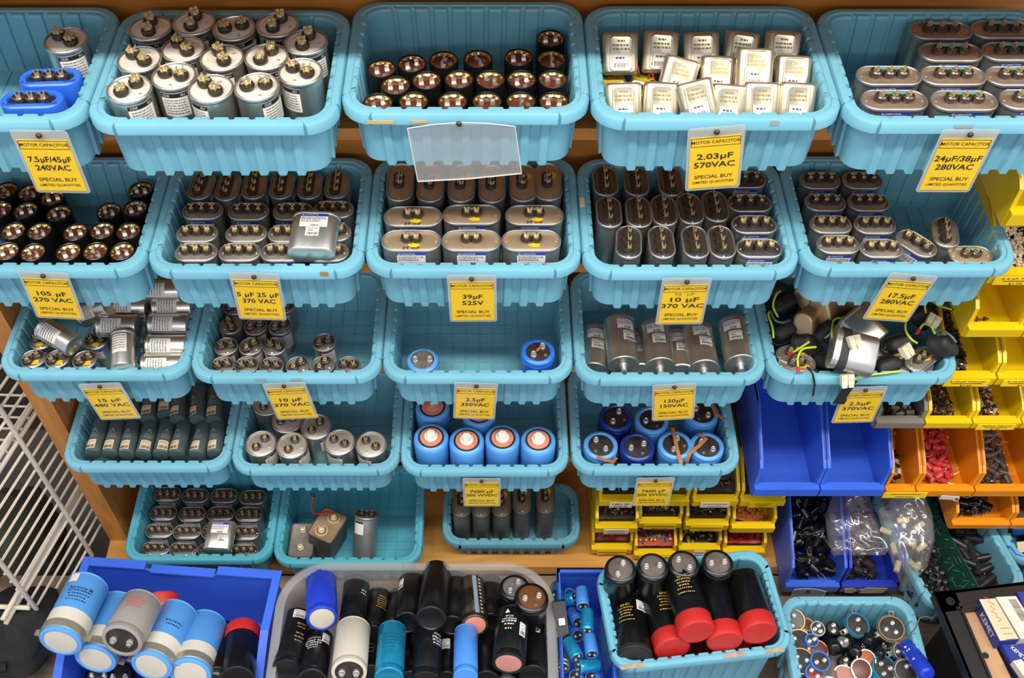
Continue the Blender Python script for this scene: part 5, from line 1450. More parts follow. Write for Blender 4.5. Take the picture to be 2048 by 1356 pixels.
lw = MB().tube([atz(2012, 1090, DECKZ + .095), atz(2022, 1095, DECKZ + .10), atz(2032, 1108, DECKZ + .10), atz(2060, 1120, DECKZ + .095)], .0018, 7).build('blue_lead', M_MBLUE)
tag(lw, 'bright blue lead curling over the rim of the coil tub', 'wire')

# crumpled clear bags
def bag(name, pts_fn, label, nu=26, nv=22, seed=1, m_=None):
    q = random.Random(seed); ph = [q.uniform(0, 6.28) for _ in range(8)]
    front, back = [], []
    for j in range(nv + 1):
        v = j / nv; fl, bl = [], []
        for i in range(nu + 1):
            u = i / nu
            c, half, bulge = pts_fn(v)
            s = u * 2 - 1
            wr = .0035 * sin(9 * u + ph[0] + 3 * v) + .003 * sin(14 * v + ph[1] + 5 * u) + .0018 * sin(23 * u - 17 * v + ph[2]) + .0015 * sin(31 * v + 11 * u + ph[3])
            th = bulge * sqrt(max(0, 1 - s * s))
            p = V(c) + V((s * half, 0, 0))
            fl.append(p + V((0, -.75, .65)) * (th + wr * (1 - abs(s) ** 4)))
            bl.append(p - V((0, -.75, .65)) * (th * .5 + wr * .4 * (1 - abs(s) ** 4)))
        front.append(fl); back.append(bl)
    root = empty(name)
    mb = MB().loft(front, False, False, False); mb.build('film', m_ or M_BAG, root, 60)
    MB().loft(back, False, False, False).build('back_film', m_ or M_BAG, root, 60)
    tag(root, label, 'plastic bag')
    return root
def lerp3(keys, v):
    for (v0, a), (v1, b) in zip(keys, keys[1:]):
        if v <= v1:
            t = (v - v0) / (v1 - v0); t = t * t * (3 - 2 * t)
            return [x + (y - x) * t for x, y in zip(a, b)]
    return keys[-1][1]
def bag_keys(rows):
    """rows: (v, left px, right px, py, y, bulge)"""
    K = []
    for v, xl, xr, py, y, bu in rows:
        a, b = aty(xl, py, y), aty(xr, py, y)
        K.append((v, [(a.x + b.x) / 2, y, a.z, (b.x - a.x) / 2, bu]))
    def fn(v):
        x, y, z, h, bu = lerp3(K, v); return (x, y, z), h, bu
    return fn
bag('plastic_bag', bag_keys([(0, 1668, 1738, 985, 1.02, .012), (.35, 1650, 1750, 1030, .98, .026), (.7, 1655, 1768, 1075, .945, .022), (.9, 1662, 1778, 1098, .925, .010), (1, 1668, 1770, 1110, .918, .002)]), 'crumpled clear bag drooping over the darker blue bin', seed=2)
bag('plastic_bag', bag_keys([(0, 1775, 1848, 985, .985, .014), (.25, 1756, 1862, 1022, .955, .034), (.55, 1766, 1868, 1075, .915, .036), (.8, 1786, 1852, 1130, .880, .022), (1, 1806, 1818, 1178, .865, .002)]), 'pointed clear bag of pale fittings hanging over the rotated tub', seed=5)
bag('plastic_bag', bag_keys([(0, 1690, 1735, 1108, .962, .016), (.5, 1678, 1738, 1140, .940, .018), (1, 1700, 1736, 1172, .918, .004)]), 'small brownish clear bag slumped in the darker blue bin', seed=9, m_=clear_mat('brown_bag', '9a7a5a', .35, .12, .18))
M_FIT = mat('pale_fitting', 'd4c49a', .5)
def fitting(k):
    root = empty('pipe_fitting'); MB().lathe([(.003, -.010), (.0055, -.010), (.0055, .010), (.003, .010)], 12).build('body', M_FIT, root)
    if k: MB().lathe([(.004, 0), (.004, .014)], 10).map(lambda p: V((p.z, p.y, p.x))).build('branch', M_FIT, root)
    return root
ft = [fitting(1), fitting(0)]; un = [True, True]
for i, (px, py, y, r) in enumerate(((1820, 1086, .905, .3), (1788, 1097, .910, 1.4), (1842, 1094, .905, 2.5), (1795, 1133, .885, 1.2), (1828, 1131, .88, .2), (1806, 1040, .93, 2.2), (1838, 1052, .93, .9), (1772, 1062, .93, 1.9))):
    k = 0 if i in (0, 4) else 1
    o = ft[k] if un[k] else dup(ft[k]); un[k] = False
    o.location = aty(px, py, y + .012); o.rotation_euler = Euler((1.2, r, r * 2))
    tag(o, 'pale plastic pipe fitting inside the pointed clear bag', 'fitting', 'pale fittings in the pointed bag')
film_tag(.880, (1588, 1178), (1652, 1182), (1622, 1236), (1572, 1214), (1617, 1181), 'small empty clear sleeve hanging from the long blue bin')

# ---------------------------------------------------------------- big cans in the front row
def big_can(R, L, m, near='plain', far='plain', lip_m=None, band=None, name='large_capacitor', near_m=None, bead=True):
    """local z from the near end (0) to the far end (L); local -y is the side that shows"""
    root = empty(name)
    ri = R * .80
    deckn = near in ('deck', 'browndeck')
    p0 = ([(ri, .0035), (ri, .0008), (ri + .0008, 0)] if near in ('disc', 'deck', 'browndeck') else [(ri * .96, .0014), (ri, .0008), (ri + .0008, 0)]) + [ (R - .002, 0), (R - .0004, .0012), (R, .004)] if near != 'round' else [(R * .6, 0), (R - .004, .0004), (R - .001, .0025), (R, .006)]
    mid = [(R, .010), (R - .0012, .0116), (R - .0012, .0128), (R, .0145)] if bead and near != 'round' else []
    p1 = [(R, L - .007), (R - .0010, L - .0055), (R - .0010, L - .0045), (R - .0002, L - .003), (R - .002, L - .0006), (R - .005, L)]
    MB().lathe(p0 + mid + p1, 40, c0=(near in ('round', 'plain', 'red', 'black')), c1=True).build('sleeve', m, root, 40)
    if near == 'disc':
        MB().lathe([(ri * 1.0, .0032), (ri * .98, .0012), (ri * .9, .0008)], 36).build('end_disc', near_m, root)
    if deckn:
        MB().lathe([(ri * 1.0, .0034), (ri * .99, .0030)], 36, c0=False).build('deck', near_m or M_DECKB, root)
        for s in (-1, 1):
            MB().lathe([(.0055, .0032), (.0055, -.001), (.0044, -.0016), (.0042, -.0052), (.002, -.0056)], 14, (s * R * .40, 0, 0)).build('terminal', M_TIN, root)
    if near == 'red':
        MB().lathe([(R * .4, -.0012), (R - .002, -.0012), (R + .0006, .0008), (R + .0014, .004), (R + .0014, .024), (R + .0004, .026)], 40, c1=False).build('red_cap', M_RED, root)
    if near == 'black':
        MB().lathe([(R * .4, -.0008), (R - .004, -.0008), (R - .001, .001), (R + .0008, .003), (R + .0008, .010)], 40, c1=False).build('end_cap', M_MATBLACK, root)
    if far == 'red':
        MB().lathe([(R + .0004, L - .026), (R + .0014, L - .024), (R + .0014, L - .001), (R - .001, L + .001), (R * .4, L + .0012)], 40, c0=False).build('red_cap', M_RED, root)
    if band:
        z0, z1, z2 = band
        MB().lathe([(R + .0006, z1), (R + .0006, z2)], 40, c0=False, c1=False).build('white_band', mat('grimy_white_band', 'dcd6c6', .5, vary=.12, scale=20), root)
        b = MB().lathe([(R + .0010, z0), (R + .0016, z0 + .0006), (R + .0016, z1 - .0006), (R + .0010, z1)], 40, c0=False, c1=False).build('clamp_band', mat('clamp_steel', 'c8c0ac', .36, .7, vary=.2, scale=30), root)
        for sgn in (-1, 1):
            MB().box((sgn * (R + .005), 0, (z0 + z1) / 2), (.012, .0016, (z1 - z0) * .7)).box((sgn * (R + .006), .0035, (z0 + z1) / 2), (.008, .005, .005)).build('clamp_ear', mat('clamp_steel', 'c8c0ac'), b, 0)
    return root
def printing(o, R, rows, ink, s=0.0, up=False):
    """rows: (text or '-', z, height, width)"""
    m = MB()
    for i, (t, z, h, wd) in enumerate(rows):
        if t == '-': dashes(m, 0, R, s - wd / 2, s + wd / 2, [z], h, .0003, 20 + i, h * .8)
        else: print_text(m, t, 0, R, s, z, h, wd, .0003, .012)
    return m.build('printing', ink, o, 0)
def set_can(o, pa, za, pb, L, label, roll=0, front=UPVIEW, group=None, far=True, cat='capacitor'):
    lay_px(o, pa, za, pb, L, far, front)
    if roll: o.rotation_euler = (o.rotation_euler.to_matrix() @ Matrix.Rotation(radians(roll), 3, 'Z')).to_euler()
    return tag(o, label, cat, group)
zq = lambda rel: CZ + rel
# --- broad blue bin on the left
BB = empty('open_front_bin')
bw, bdp, bh, t_ = .335, .285, .20, .0035
b = MB()
bz = LEDGEZ
for s in (-1, 1):
    b.prism([(-bdp, 0), (0, 0), (0, bh), (-.10, bh), (-bdp + .02, bh * .62), (-bdp, bh * .5)], 0, *((-bw / 2, -bw / 2 + t_) if s < 0 else (bw / 2 - t_, bw / 2)))
b.box((0, -bdp / 2, t_ / 2), (bw - .002, bdp, t_))
b.prism([(-bw / 2 + .002, .003), (bw / 2 - .002, .003), (bw / 2 - .002, bh), (bw * .20, bh), (bw * .16, bh - .010), (-bw * .16, bh - .010), (-bw * .20, bh), (-bw / 2 + .002, bh)], 1, -t_, 0)
b.box((0, -bdp, bh * .2), (bw, t_, bh * .4))
b.build('body', M_BLUEBIN, BB, 30)
r_ = MB()
for s in (-1, 1):
    r_.prism([(-.10, bh - .001), (.004, bh - .001), (.004, bh + .004), (-.10, bh + .004)], 0, *((-bw / 2 - .008, -bw / 2 + .006) if s < 0 else (bw / 2 - .006, bw / 2 + .008)))
    r_.prism([(-bdp, bh * .5), (-bdp + .02, bh * .62), (-.10, bh - .001), (-.10, bh + .004), (-bdp + .018, bh * .62 + .005), (-bdp - .004, bh * .5 + .004)], 0, *((-bw / 2 - .008, -bw / 2 + .006) if s < 0 else (bw / 2 - .006, bw / 2 + .008)))
for x0, x1, z in ((-bw / 2 - .008, -bw * .19, bh), (bw * .19, bw / 2 + .008, bh), (-bw * .17, bw * .17, bh - .011)):
    r_.box(((x0 + x1) / 2, .002, z + .001), (x1 - x0, .016, .005))
r_.build('rim', M_BLUEBIN, BB, 30)
BB.location = (-.545, .852, bz); BB.rotation_euler.z = radians(-4.5)
tag(BB, 'broad bright blue bin of large light blue capacitors, front left of the ledge', 'parts bin')
R1, L1 = .0340, .119
def bluebig(R=R1, L=L1):
    o = big_can(R, L, M_LBLUE, 'disc', 'plain', band=(.006, .021, .044), near_m=mat('fibre_disc', 'c9c2b4', .6), name='large_capacitor', bead=False)
    return o
bl = bluebig()
g_bl = 'large light blue capacitors with white bands'
o = bl; set_can(o, (120, 1285), zq(-1.615), (178, 1168), L1, 'large light blue capacitor nearest the wire rack, with printing and a paper tag', 0)
printing(o, R1, [('AEROVOX', .090, .0080, .046)] if False else [('Aerovox M', .084, .0075, .040), ('-', .077, .0026, .040), ('-', .071, .0024, .036), ('-', .065, .0024, .030), ('-', .059, .0024, .034)], mat('navy_ink', '1b2c5c', .6), .006)
patch(MB(), 0, R1, -.022, -.006, .096, .112, .0006).build('paper_tag', mat('pinkish_paper', 'e8cfc4', .6), o, 30)
bl2 = bluebig(); set_can(bl2, (190, 1320), zq(-1.672), (244, 1206), L1, 'large light blue capacitor mostly under the grey one, clamp ear showing', 20)
bl3 = bluebig(); set_can(bl3, (302, 1334), zq(-1.668), (358, 1224), L1, 'large light blue capacitor right of the grey one', -10)
printing(bl3, R1, [('-', .070, .0030, .030), ('-', .063, .0028, .024)], mat('navy_ink', '1b2c5c'), .018)
bl4 = bluebig(); set_can(bl4, (380, 1350), zq(-1.690), (414, 1246), L1, 'large light blue capacitor beside the slim black ones', 10)
gc = big_can(.0330, .088, M_GREYCAP, 'deck', 'plain'); set_can(gc, (243, 1283), zq(-1.612), (286, 1206), .088, 'large grey capacitor with red print, lying on the light blue ones', 0)
printing(gc, .0330, [('-', .066, .0018, .026), ('-', .061, .0018, .030), ('-', .056, .0018, .030), ('-', .051, .0018, .024), ('-', .046, .0018, .026)], M_RED_INK, 0)
bk = big_can(.0190, .125, M_BLACK, 'plain', 'plain', bead=False); set_can(bk, (434, 1352), zq(-1.705), (450, 1256), .125, 'slim black capacitor squeezed beside the red-capped one')
rk = big_can(.0290, .116, M_BLACK, 'plain', 'red', bead=False); set_can(rk, (474, 1360), zq(-1.700), (486, 1262), .116, 'black capacitor with a red cap at its far end, by the bin wall')
rk2 = big_can(.028, .11, M_BLACK, 'plain', 'red', bead=False); A = atz(322, 1196, zq(-1.700)); lay(rk2, A + V((.02, -.105, -.015)), A + V((0, 0, 0)), UPVIEW); tag(rk2, 'red-capped capacitor peeping out behind the grey one', 'capacitor')
for i, (px, py) in enumerate(((196, 1350), (238, 1352))):
    o = screw_cap(.026, .10, M_BLACK, M_DECKB, .0046, .2, .42); p = atz(px, py, zq(-1.790)); o.location = (p.x, p.y, bz + .004); tag(o, ('black capacitor upright in the shadow under the light blue ones', 'second black capacitor upright in the shadow, nearer the middle')[i], 'capacitor')

# --- clear bin
def rounded_bin(w, d, h, rc, m, name, taper=.03, lipw=.016):
    root = empty(name)
    def rr(ins, z):
        x, y, k = w / 2 - ins, d / 2 - ins, max(.01, rc - ins); L = []
        for cx, cy, a0 in ((x - k, -y + k, -pi / 2), (x - k, y - k, 0), (-x + k, y - k, pi / 2), (-x + k, -y + k, pi)):
            for i in range(12):
                t = a0 + pi / 2 * i / 11; L.append(V((cx + k * cos(t), cy + k * sin(t), z)))
        return L
    MB().loft([rr(lipw + taper, 0), rr(lipw, h - .004), rr(lipw + .0025, h - .004), rr(lipw + taper + .0025, .003)], True, True).build('body', m, root, 40)
    MB().loft([rr(lipw, h - .004), rr(.002, h - .006), rr(0, h - .014), rr(-.002, h - .014), rr(0, h - .003), rr(.004, h), rr(lipw + .0025, h), rr(lipw + .0025, h - .004)], False, False).build('rim', m, root, 40)
    return root
cb = rounded_bin(.472, .285, .215, .085, M_CLEARBIN, 'clear_bin', .012, .013)
cb.location = (-.1345, .7175, LEDGEZ)
tag(cb, 'frosted clear plastic bin crowded with large black capacitors', 'parts bin')
CBZ = LEDGEZ + .215
M_FOIL = mat('foil_sleeve', '9a8a7c', .18, .9, vary=.5, scale=8, other='2a2420', stretch=(1, 1, 4))
K = []
def kan(R, L, m, near, pa, za, pb, label, rows=None, ink=None, s=0.0, sticker=None, roll=0, near_m=None, far='plain', name='large_capacitor'):
    o = big_can(R, L, m, near, far, near_m=near_m, name=name)
    if rows: printing(o, R, rows, ink, s)
    if sticker: price_sticker(o, 0, R, sticker[0], sticker[1], sticker[2], sticker[3])
    set_can(o, pa, zq(za), pb, L, label, roll); K.append(o); return o
M_ROYAL = mat('royal_blue_sleeve', '2440c4', .3, vary=.06, scale=20)
kan(.0262, .100, M_ROYAL, 'disc', (644, 1238), -1.665, (642, 1160), 'royal blue capacitor with a cream end disc, back left of the clear bin', near_m=mat('cream_disc', 'cfc8b4', .5, vary=.1, scale=60))
kan(.0228, .115, M_BLACK, 'plain', (704, 1252), -1.690, (714, 1166), 'black capacitor with a white mark, right of the royal blue one', [('-', .07, .003, .010), ('-', .062, .003, .012)], M_WINK, .020)
kan(.0222, .115, M_BLACK, 'plain', (744, 1272), -1.712, (758, 1192), 'black capacitor with gold print, sunk low in the middle left', [('BHC', .085, .0045, .014), ('-', .077, .002, .02), ('-', .071, .002, .018), ('-', .065, .002, .02), ('-', .059, .002, .016), ('-', .053, .002, .02)], M_GOLDINK, .012)
kan(.0220, .115, M_BLACK, 'plain', (790, 1262), -1.716, (797, 1196), 'black capacitor half hidden left of the white-stickered one')
kan(.0228, .120, M_BLACK, 'plain', (814, 1246), -1.668, (826, 1154), 'black capacitor with a small white sticker, left of the tallest one', sticker=(-.019, .068, .011, .024))
kan(.0250, .135, M_BLACK, 'plain', (862, 1238), -1.640, (874, 1142), 'tallest plain black capacitor, reaching furthest above the clear bin')
kan(.0215, .120, M_BLACK, 'plain', (904, 1252), -1.680, (912, 1158), 'plain black capacitor right behind the tallest one')
k7 = kan(.0230, .110, M_FOIL, 'disc', (950, 1252), -1.672, (942, 1168), 'dark shiny capacitor with a grey stripe of white crosses', near_m=M_PINK)
patch(MB(), 0, .0230, .004, .011, .006, .104, .0005).build('grey_stripe', mat('grey_stripe', '8b98a8', .5), k7, 30)
m = MB()
for i in range(10):
    z = .010 + i * .0095
    patch(m, 0, .0230, .0135, .0185, z, z + .0014, .0005, 2); patch(m, 0, .0230, .0153, .0167, z - .0018, z + .0032, .0005, 2)
m.build('crosses', M_WINK, k7, 0)
kan(.0225, .115, M_BLACK, 'plain', (982, 1248), -1.700, (979, 1166), 'black capacitor tucked between the striped one and the screw-top')
def upright(R, H, deck, px, py, zt, label, tilt=(0, 0), rz=0, sleeve=M_BLACK):
    o = screw_cap(R, H, sleeve, deck, .0048, .16, .42)
    top = atz(px, py, zq(zt)); o.rotation_euler = Euler((tilt[0], tilt[1], rz))
    o.location = top - (o.rotation_euler.to_matrix() @ V((0, 0, H)))
    return tag(o, label, 'capacitor')
upright(.0258, .115, M_DECKG, 1029, 1173, -1.655, 'black screw-top capacitor with a grey deck, at the back right of the clear bin', (-.1, .1), .9)
bt_ = upright(.0285, .12, mat('brown_deck', '6a3c1c', .4), 1064, 1194, -1.635, 'black screw-top capacitor with a brown deck, by the right rim of the clear bin', (-.05, .12), .25)
kan(.0268, .100, M_BLACK, 'disc', (1017, 1328), -1.640, (1026, 1228), 'black capacitor with white print and a pink end, in front of the screw-tops', [('EPCOS', .074, .0034, .013), ('-', .068, .0022, .024), ('-', .063, .0030, .026), ('-', .057, .0026, .016), ('-', .048, .0028, .012)], M_WINK, -.006, (.018, .040, .012, .026), near_m=mat('pink_end', 'd08e80', .55, vary=.15, scale=60))
m = MB().loft([[on_can(0, .0268, -.010 + a_, b_x, .0003) for a_, b_x in ((-.004, .081), (.004, .081), (0, .089))]], False, True); m.build('triangle_mark', M_WINK, K[-1], 0)
kan(.0255, .120, M_BLACK, 'plain', (574, 1342), -1.690, (598, 1234), 'black capacitor with gold print by the left rim of the clear bin', [('BHC', .082, .0045, .016), ('-', .074, .0024, .014), ('-', .060, .0024, .014), ('-', .052, .0024, .016), ('-', .044, .0024, .014)], M_GOLDINK, .014, (.006, .094, .020, .018))
kan(.0240, .110, M_BLACK, 'plain', (624, 1362), -1.672, (638, 1276), 'black capacitor with white print and a price sticker, front left of the clear bin', [('HITACHI', .080, .0034, .022), ('2700µF 400', .073, .0046, .030), ('-', .066, .0026, .028), ('-', .060, .0026, .022), ('-', .054, .0026, .016)], M_WINK, -.002, (.019, .072, .014, .022))
kan(.0280, .105, M_CREAMCAP, 'deck', (698, 1346), -1.630, (707, 1256), 'plain beige capacitor with a black deck and brass screws', roll=8)
kan(.0222, .110, M_BLACK, 'plain', (742, 1352), -1.715, (752, 1272), 'black capacitor with a column of gold print, right of the beige one', [('BHC', .07, .0045, .014), ('-', .055, .0024, .016), ('-', .045, .0024, .016), ('-', .035, .0024, .016)], M_GOLDINK, -.006)
kan(.0232, .105, M_TEAL, 'plain', (778, 1356), -1.640, (785, 1258), 'metallic turquoise capacitor lying towards the viewer', [('-', .072, .0024, .026), ('-', .065, .0024, .03), ('-', .058, .0024, .028), ('-', .051, .0024, .02), ('-', .044, .0024, .022)], mat('dark_teal_ink', '155a78', .5), 0)
kan(.0232, .105, M_BLACK, 'plain', (852, 1362), -1.660, (858, 1256), 'black capacitor with white print on its right flank, middle of the front', [('HITACHI', .078, .0034, .014), ('2700µF 400', .071, .0046, .020), ('-', .064, .0026, .018), ('-', .058, .0026, .016)], M_WINK, .018)
kan(.0210, .100, M_BLACK, 'plain', (822, 1362), -1.715, (826, 1282), 'black capacitor low between the turquoise one and its printed neighbour')
kan(.0215, .105, M_BLACK, 'plain', (894, 1362), -1.700, (896, 1268), 'black capacitor with a white price sticker, left of the slim light blue one', sticker=(-.002, .050, .014, .022))
kan(.0196, .105, mat('sky_sleeve', '4c90e4', .32), 'plain', (931, 1356), -1.640, (932, 1262), 'slim plain light blue capacitor in the clear bin')
kan(.0222, .105, M_BLACK, 'plain', (972, 1362), -1.690, (972, 1270), 'black capacitor between the slim light blue and the pink-ended ones')
kan(.0225, .110, M_BLACK, 'plain', (1066, 1352), -1.690, (1072, 1262), 'black capacitor with a white sticker by the right rim of the clear bin', sticker=(-.004, .080, .018, .020))
kan(.0215, .090, M_BLACK, 'disc', (1012, 1370), -1.712, (1020, 1300), 'black capacitor lying under the pink-ended one', near_m=M_DECKG)

# --- narrow blue bin
nb = make_hopper(.092, .27, .20, .10, M_BLUEBIN, .9, .93)
nb.location = (.1535, .585, LEDGEZ)
tag(nb, 'narrow blue bin of small turquoise and light blue capacitors', 'parts bin')
nbz = CZ - 1.70
M_SKY = mat('sky_sleeve', '4c90e4')
def small_can(m, near='deck', R=.0112, L=.038):
    root = empty('small_capacitor')
    MB().lathe([(R * .82, .0016), (R * .82, .0004), (R - .001, 0), (R, .0012), (R, .007), (R - .0009, .0078), (R - .0009, .0088), (R, .0096), (R, L - .002), (R - .001, L - .0004), (R - .003, L)], 24, c0=False).build('sleeve', m, root, 40)
    MB().lathe([(R * .82, .0014), (R * .80, .0012)], 20, c1=True).build('end_disc', M_DECKB, root)
    if near == 'deck':
        for s in (-1, 1): MB().lathe([(.0026, .0013), (.0026, -.0008), (.0018, -.0014)], 10, (s * R * .40, 0, 0)).build('terminal', M_TIN, root)
    return root
sm = {'t': small_can(M_TEAL), 'b': small_can(M_SKY)}; un = {'t': True, 'b': True}
for k, pa, za, pb, lb in (('t', (1113, 1190), -1.735, (1114, 1172), 'turquoise capacitor standing in the far left corner of the narrow blue bin'), ('b', (1166, 1214), -1.705, (1163, 1178), 'light blue capacitor lying at the far right of the narrow blue bin'),
        ('t', (1150, 1196), -1.730, (1112, 1205), 'turquoise capacitor lying crosswise near the far end'), ('b', (1140, 1190), -1.760, (1134, 1183), 'light blue capacitor end-on behind the crosswise turquoise one'),
        ('b', (1157, 1246), -1.735, (1143, 1224), 'light blue capacitor half under the black relay'), ('t', (1174, 1262), -1.690, (1174, 1220), 'turquoise capacitor along the right wall of the narrow bin'),
        ('b', (1184, 1310), -1.700, (1178, 1272), 'light blue capacitor pointing at the viewer along the right wall'), ('t', (1155, 1316), -1.690, (1136, 1280), 'turquoise capacitor pointing at the viewer in the middle'),
        ('b', (1156, 1272), -1.745, (1142, 1256), 'light blue capacitor low in the middle of the narrow bin'), ('t', (1156, 1334), -1.700, (1196, 1330), 'turquoise capacitor lying crosswise near the viewer'),
        ('b', (1150, 1352), -1.735, (1165, 1352), 'light blue capacitor at the near left of the narrow bin'), ('b', (1182, 1356), -1.735, (1198, 1352), 'light blue capacitor at the near right of the narrow bin')):
    o = sm[k] if un[k] else dup(sm[k]); un[k] = False
    set_can(o, pa, zq(za), pb, .038, lb, rnd.uniform(-40, 40))
o = small_can(M_SIL); set_can(o, (1126, 1336), zq(-1.715), (1130, 1312), .030, 'bare silver capacitor in the near left of the narrow bin')
rl = empty('relay'); MB().box((0, 0, 0), (.021, .024, .058)).build('case', M_BLACK, rl, 0); MB().box((.001, -.0125, -.004), (.010, .0012, .011)).box((.001, -.016, -.004), (.0062, .006, .0008)).build('blade', M_TIN, rl, 0)
rl.location = atz(1121, 1236, zq(-1.692)); rl.rotation_euler = frame_rot(V((-.1, .75, .5)), V((0, -.6, 1))); tag(rl, 'black rectangular relay with a white blade in the narrow blue bin', 'relay')

# --- big light blue tub of black and red cans
o = make_tub(.298, .186, .20, mat('worn_tub_plastic', '6db2c6', .5, vary=.12, scale=14), 10, 8)
FT = Tub(o, .298, .186, .20, (.327, .763, CZ - 1.655 - .20), radians(6.5))
tag(o, 'worn deep light blue tub of black cans with red caps', 'storage tub')
for i, (x, y, w_) in enumerate(((-.118, -.0875, .020), (.050, -.0875, .018), (.114, -.0875, .016))):
    q_ = random.Random(i); L0 = [V((x + w_ * (k / 4 - 1) + q_.uniform(-.002, .002), y - .0042, .2006)) for k in range(9)] + [V((x + w_ * (1 - k / 4) + q_.uniform(-.002, .002), y + q_.uniform(.001, .005), .2006)) for k in range(9)]
    MB().loft([L0, [p + V((0, 0, .0004)) for p in L0]]).build('tape_residue', mat('torn_paper', 'b8a184'), o, 0, label='torn strip of old tape')
for i, ((px, py), rz) in enumerate((((1241, 1137), 1.1), ((1306, 1132), .1), ((1368, 1127), -.7), ((1436, 1125), .1))):
    upright(.0262, .165, mat('grey_brown_deck', '6e625a', .55, vary=.4, scale=50), px, py, -1.600, ('black screw-top can at the back left corner of the deep tub', 'second black screw-top can along the back of the deep tub', 'third black screw-top can along the back, half behind the printed can', 'black screw-top can at the back right of the deep tub')[i], (-.04, 0), rz)
BH = [('BHC', .090, .0052, .016), ('-', .083, .0022, .026), ('-', .077, .0022, .022), ('-', .071, .0024, .018), ('-', .065, .0024, .026), ('-', .057, .0022, .028)]
def red_can(pa, za, pb, L, label, rows=None, near='red', s=0, stick=None, R=.0285):
    o = big_can(R, L, M_BLACK, near, 'plain', bead=False, name='red_capped_capacitor' if near == 'red' else 'large_capacitor')
    if rows:
        patch(MB(), 0, R, s - .019, s + .019, .052, .098, .0002).build('gloss_label', mat('gloss_black', '0c0c0d', .2), o, 30)
        printing(o, R, rows, M_GOLDINK, s)
        o.children[-1].location = (0, 0, 0)
    if stick: price_sticker(o, 0, R, *stick)
    return set_can(o, pa, zq(za), pb, L, label)
red_can((1269, 1318), -1.660, (1258, 1206), .118, 'black can with a black end and white sticker, left side of the deep tub', BH, 'black', -.012, (.016, .080, .017, .021))
red_can((1345, 1298), -1.655, (1312, 1186), .113, 'red-capped black can second from left, partly under the printed one', BH, s=.008)
red_can((1393, 1264), -1.610, (1358, 1150), .113, 'red-capped black can with gold print, riding highest in the middle', BH, s=-.002)
red_can((1450, 1284), -1.640, (1420, 1166), .113, 'plain red-capped black can right of the gold-printed one')
red_can((1518, 1266), -1.630, (1482, 1154), .113, 'plain red-capped black can on the right of the upper layer')
for i, (pa, pb) in enumerate((((1314, 1296), (1302, 1220)), ((1404, 1292), (1390, 1220)), ((1472, 1286), (1455, 1212)), ((1530, 1266), (1508, 1200)))):
    o = big_can(.0262, .10, M_BLACK, 'red', 'plain', bead=False, name='red_capped_capacitor'); set_can(o, pa, zq(-1.722), pb, .10, ('red cap just showing low at the left of the lower layer', 'red cap low below the printed can', 'red cap low in the middle right of the lower layer', 'red cap low by the right wall of the deep tub')[i])

# --- tub of loose screw-top cans
o = make_tub(.232, .214, .14, M_TUB, 8, 7)
ST_ = Tub(o, .232, .214, .14, (.607, .709, CZ - 1.722 - .14), 0)
tag(o, 'light blue tub jumbled with small screw-top capacitors, bottom of the photo', 'storage tub')
def ringcap(R, H, deck, ring, sleeve, nt=2, bracket=False, name='screw_top_capacitor', post=.0040):
    root = empty(name)
    MB().lathe([(R - .002, 0), (R, .002), (R, H - .006), (R - .001, H - .005), (R, H - .004)], 28).build('sleeve', sleeve, root)
    MB().lathe([(R, H - .0042), (R + .0004, H - .002), (R - .0004, H), (R - .0024, H), (R - .0028, H - .002)], 28, c0=False, c1=False).build('rim_ring', ring, root)
    MB().lathe([(R - .0026, H - .0022), (R - .004, H - .0018)], 24, c0=False).build('deck', deck, root)
    for i in range(nt):
        a_ = 2 * pi * i / nt + .4; g = R * .42
        MB().lathe([(post, H - .002), (post, H + .001), (post * .75, H + .0016), (post * .7, H + .0042), (post * .4, H + .0046)], 12, (g * cos(a_), g * sin(a_), 0)).build('terminal', M_TIN, root)
    if bracket:
        m_ = mat('zinc_bracket', 'a8a8a4', .3, .95)
        b_r = MB().lathe([(R + .0008, H - .016), (R + .0016, H - .016), (R + .0016, H - .004), (R + .0008, H - .004)], 28, c0=False, c1=False).build('clamp_band', m_, root)
        for a_ in (.5, 2.6, 4.7):
            M_ = Matrix.Rotation(a_, 4, 'Z')
            ring = [V((R + .0012 + u, v, H - .010)) for u, v in ((0, -.004), (.010, -.004), (.010, .004), (0, .004))]
            e_ = MB()
            for c_, s_ in (((R + .003, 0, H - .0100), (.003, .009, .001)), ((R + .0105, 0, H - .0100), (.003, .009, .001)), ((R + .0065, .0035, H - .0100), (.006, .002, .001)), ((R + .0065, -.0035, H - .0100), (.006, .002, .001))): e_.box(c_, s_)
            e_.map(lambda p: M_ @ p).build('clamp_ear', m_, b_r, 0)
    return root
M_RIMGOLD = mat('gold_rim', 'b89a66', .3, .9); M_RIMS = mat('steel_rim', 'b4afa6', .35, .9); M_BRDECK = mat('brown_wax_deck', '6a3424', .35, vary=.35, scale=40); M_ORDECK = mat('orange_wax_deck', 'b0602c', .5, vary=.3, scale=40); M_RDDECK = mat('dark_red_deck', '7a1c1c', .35)
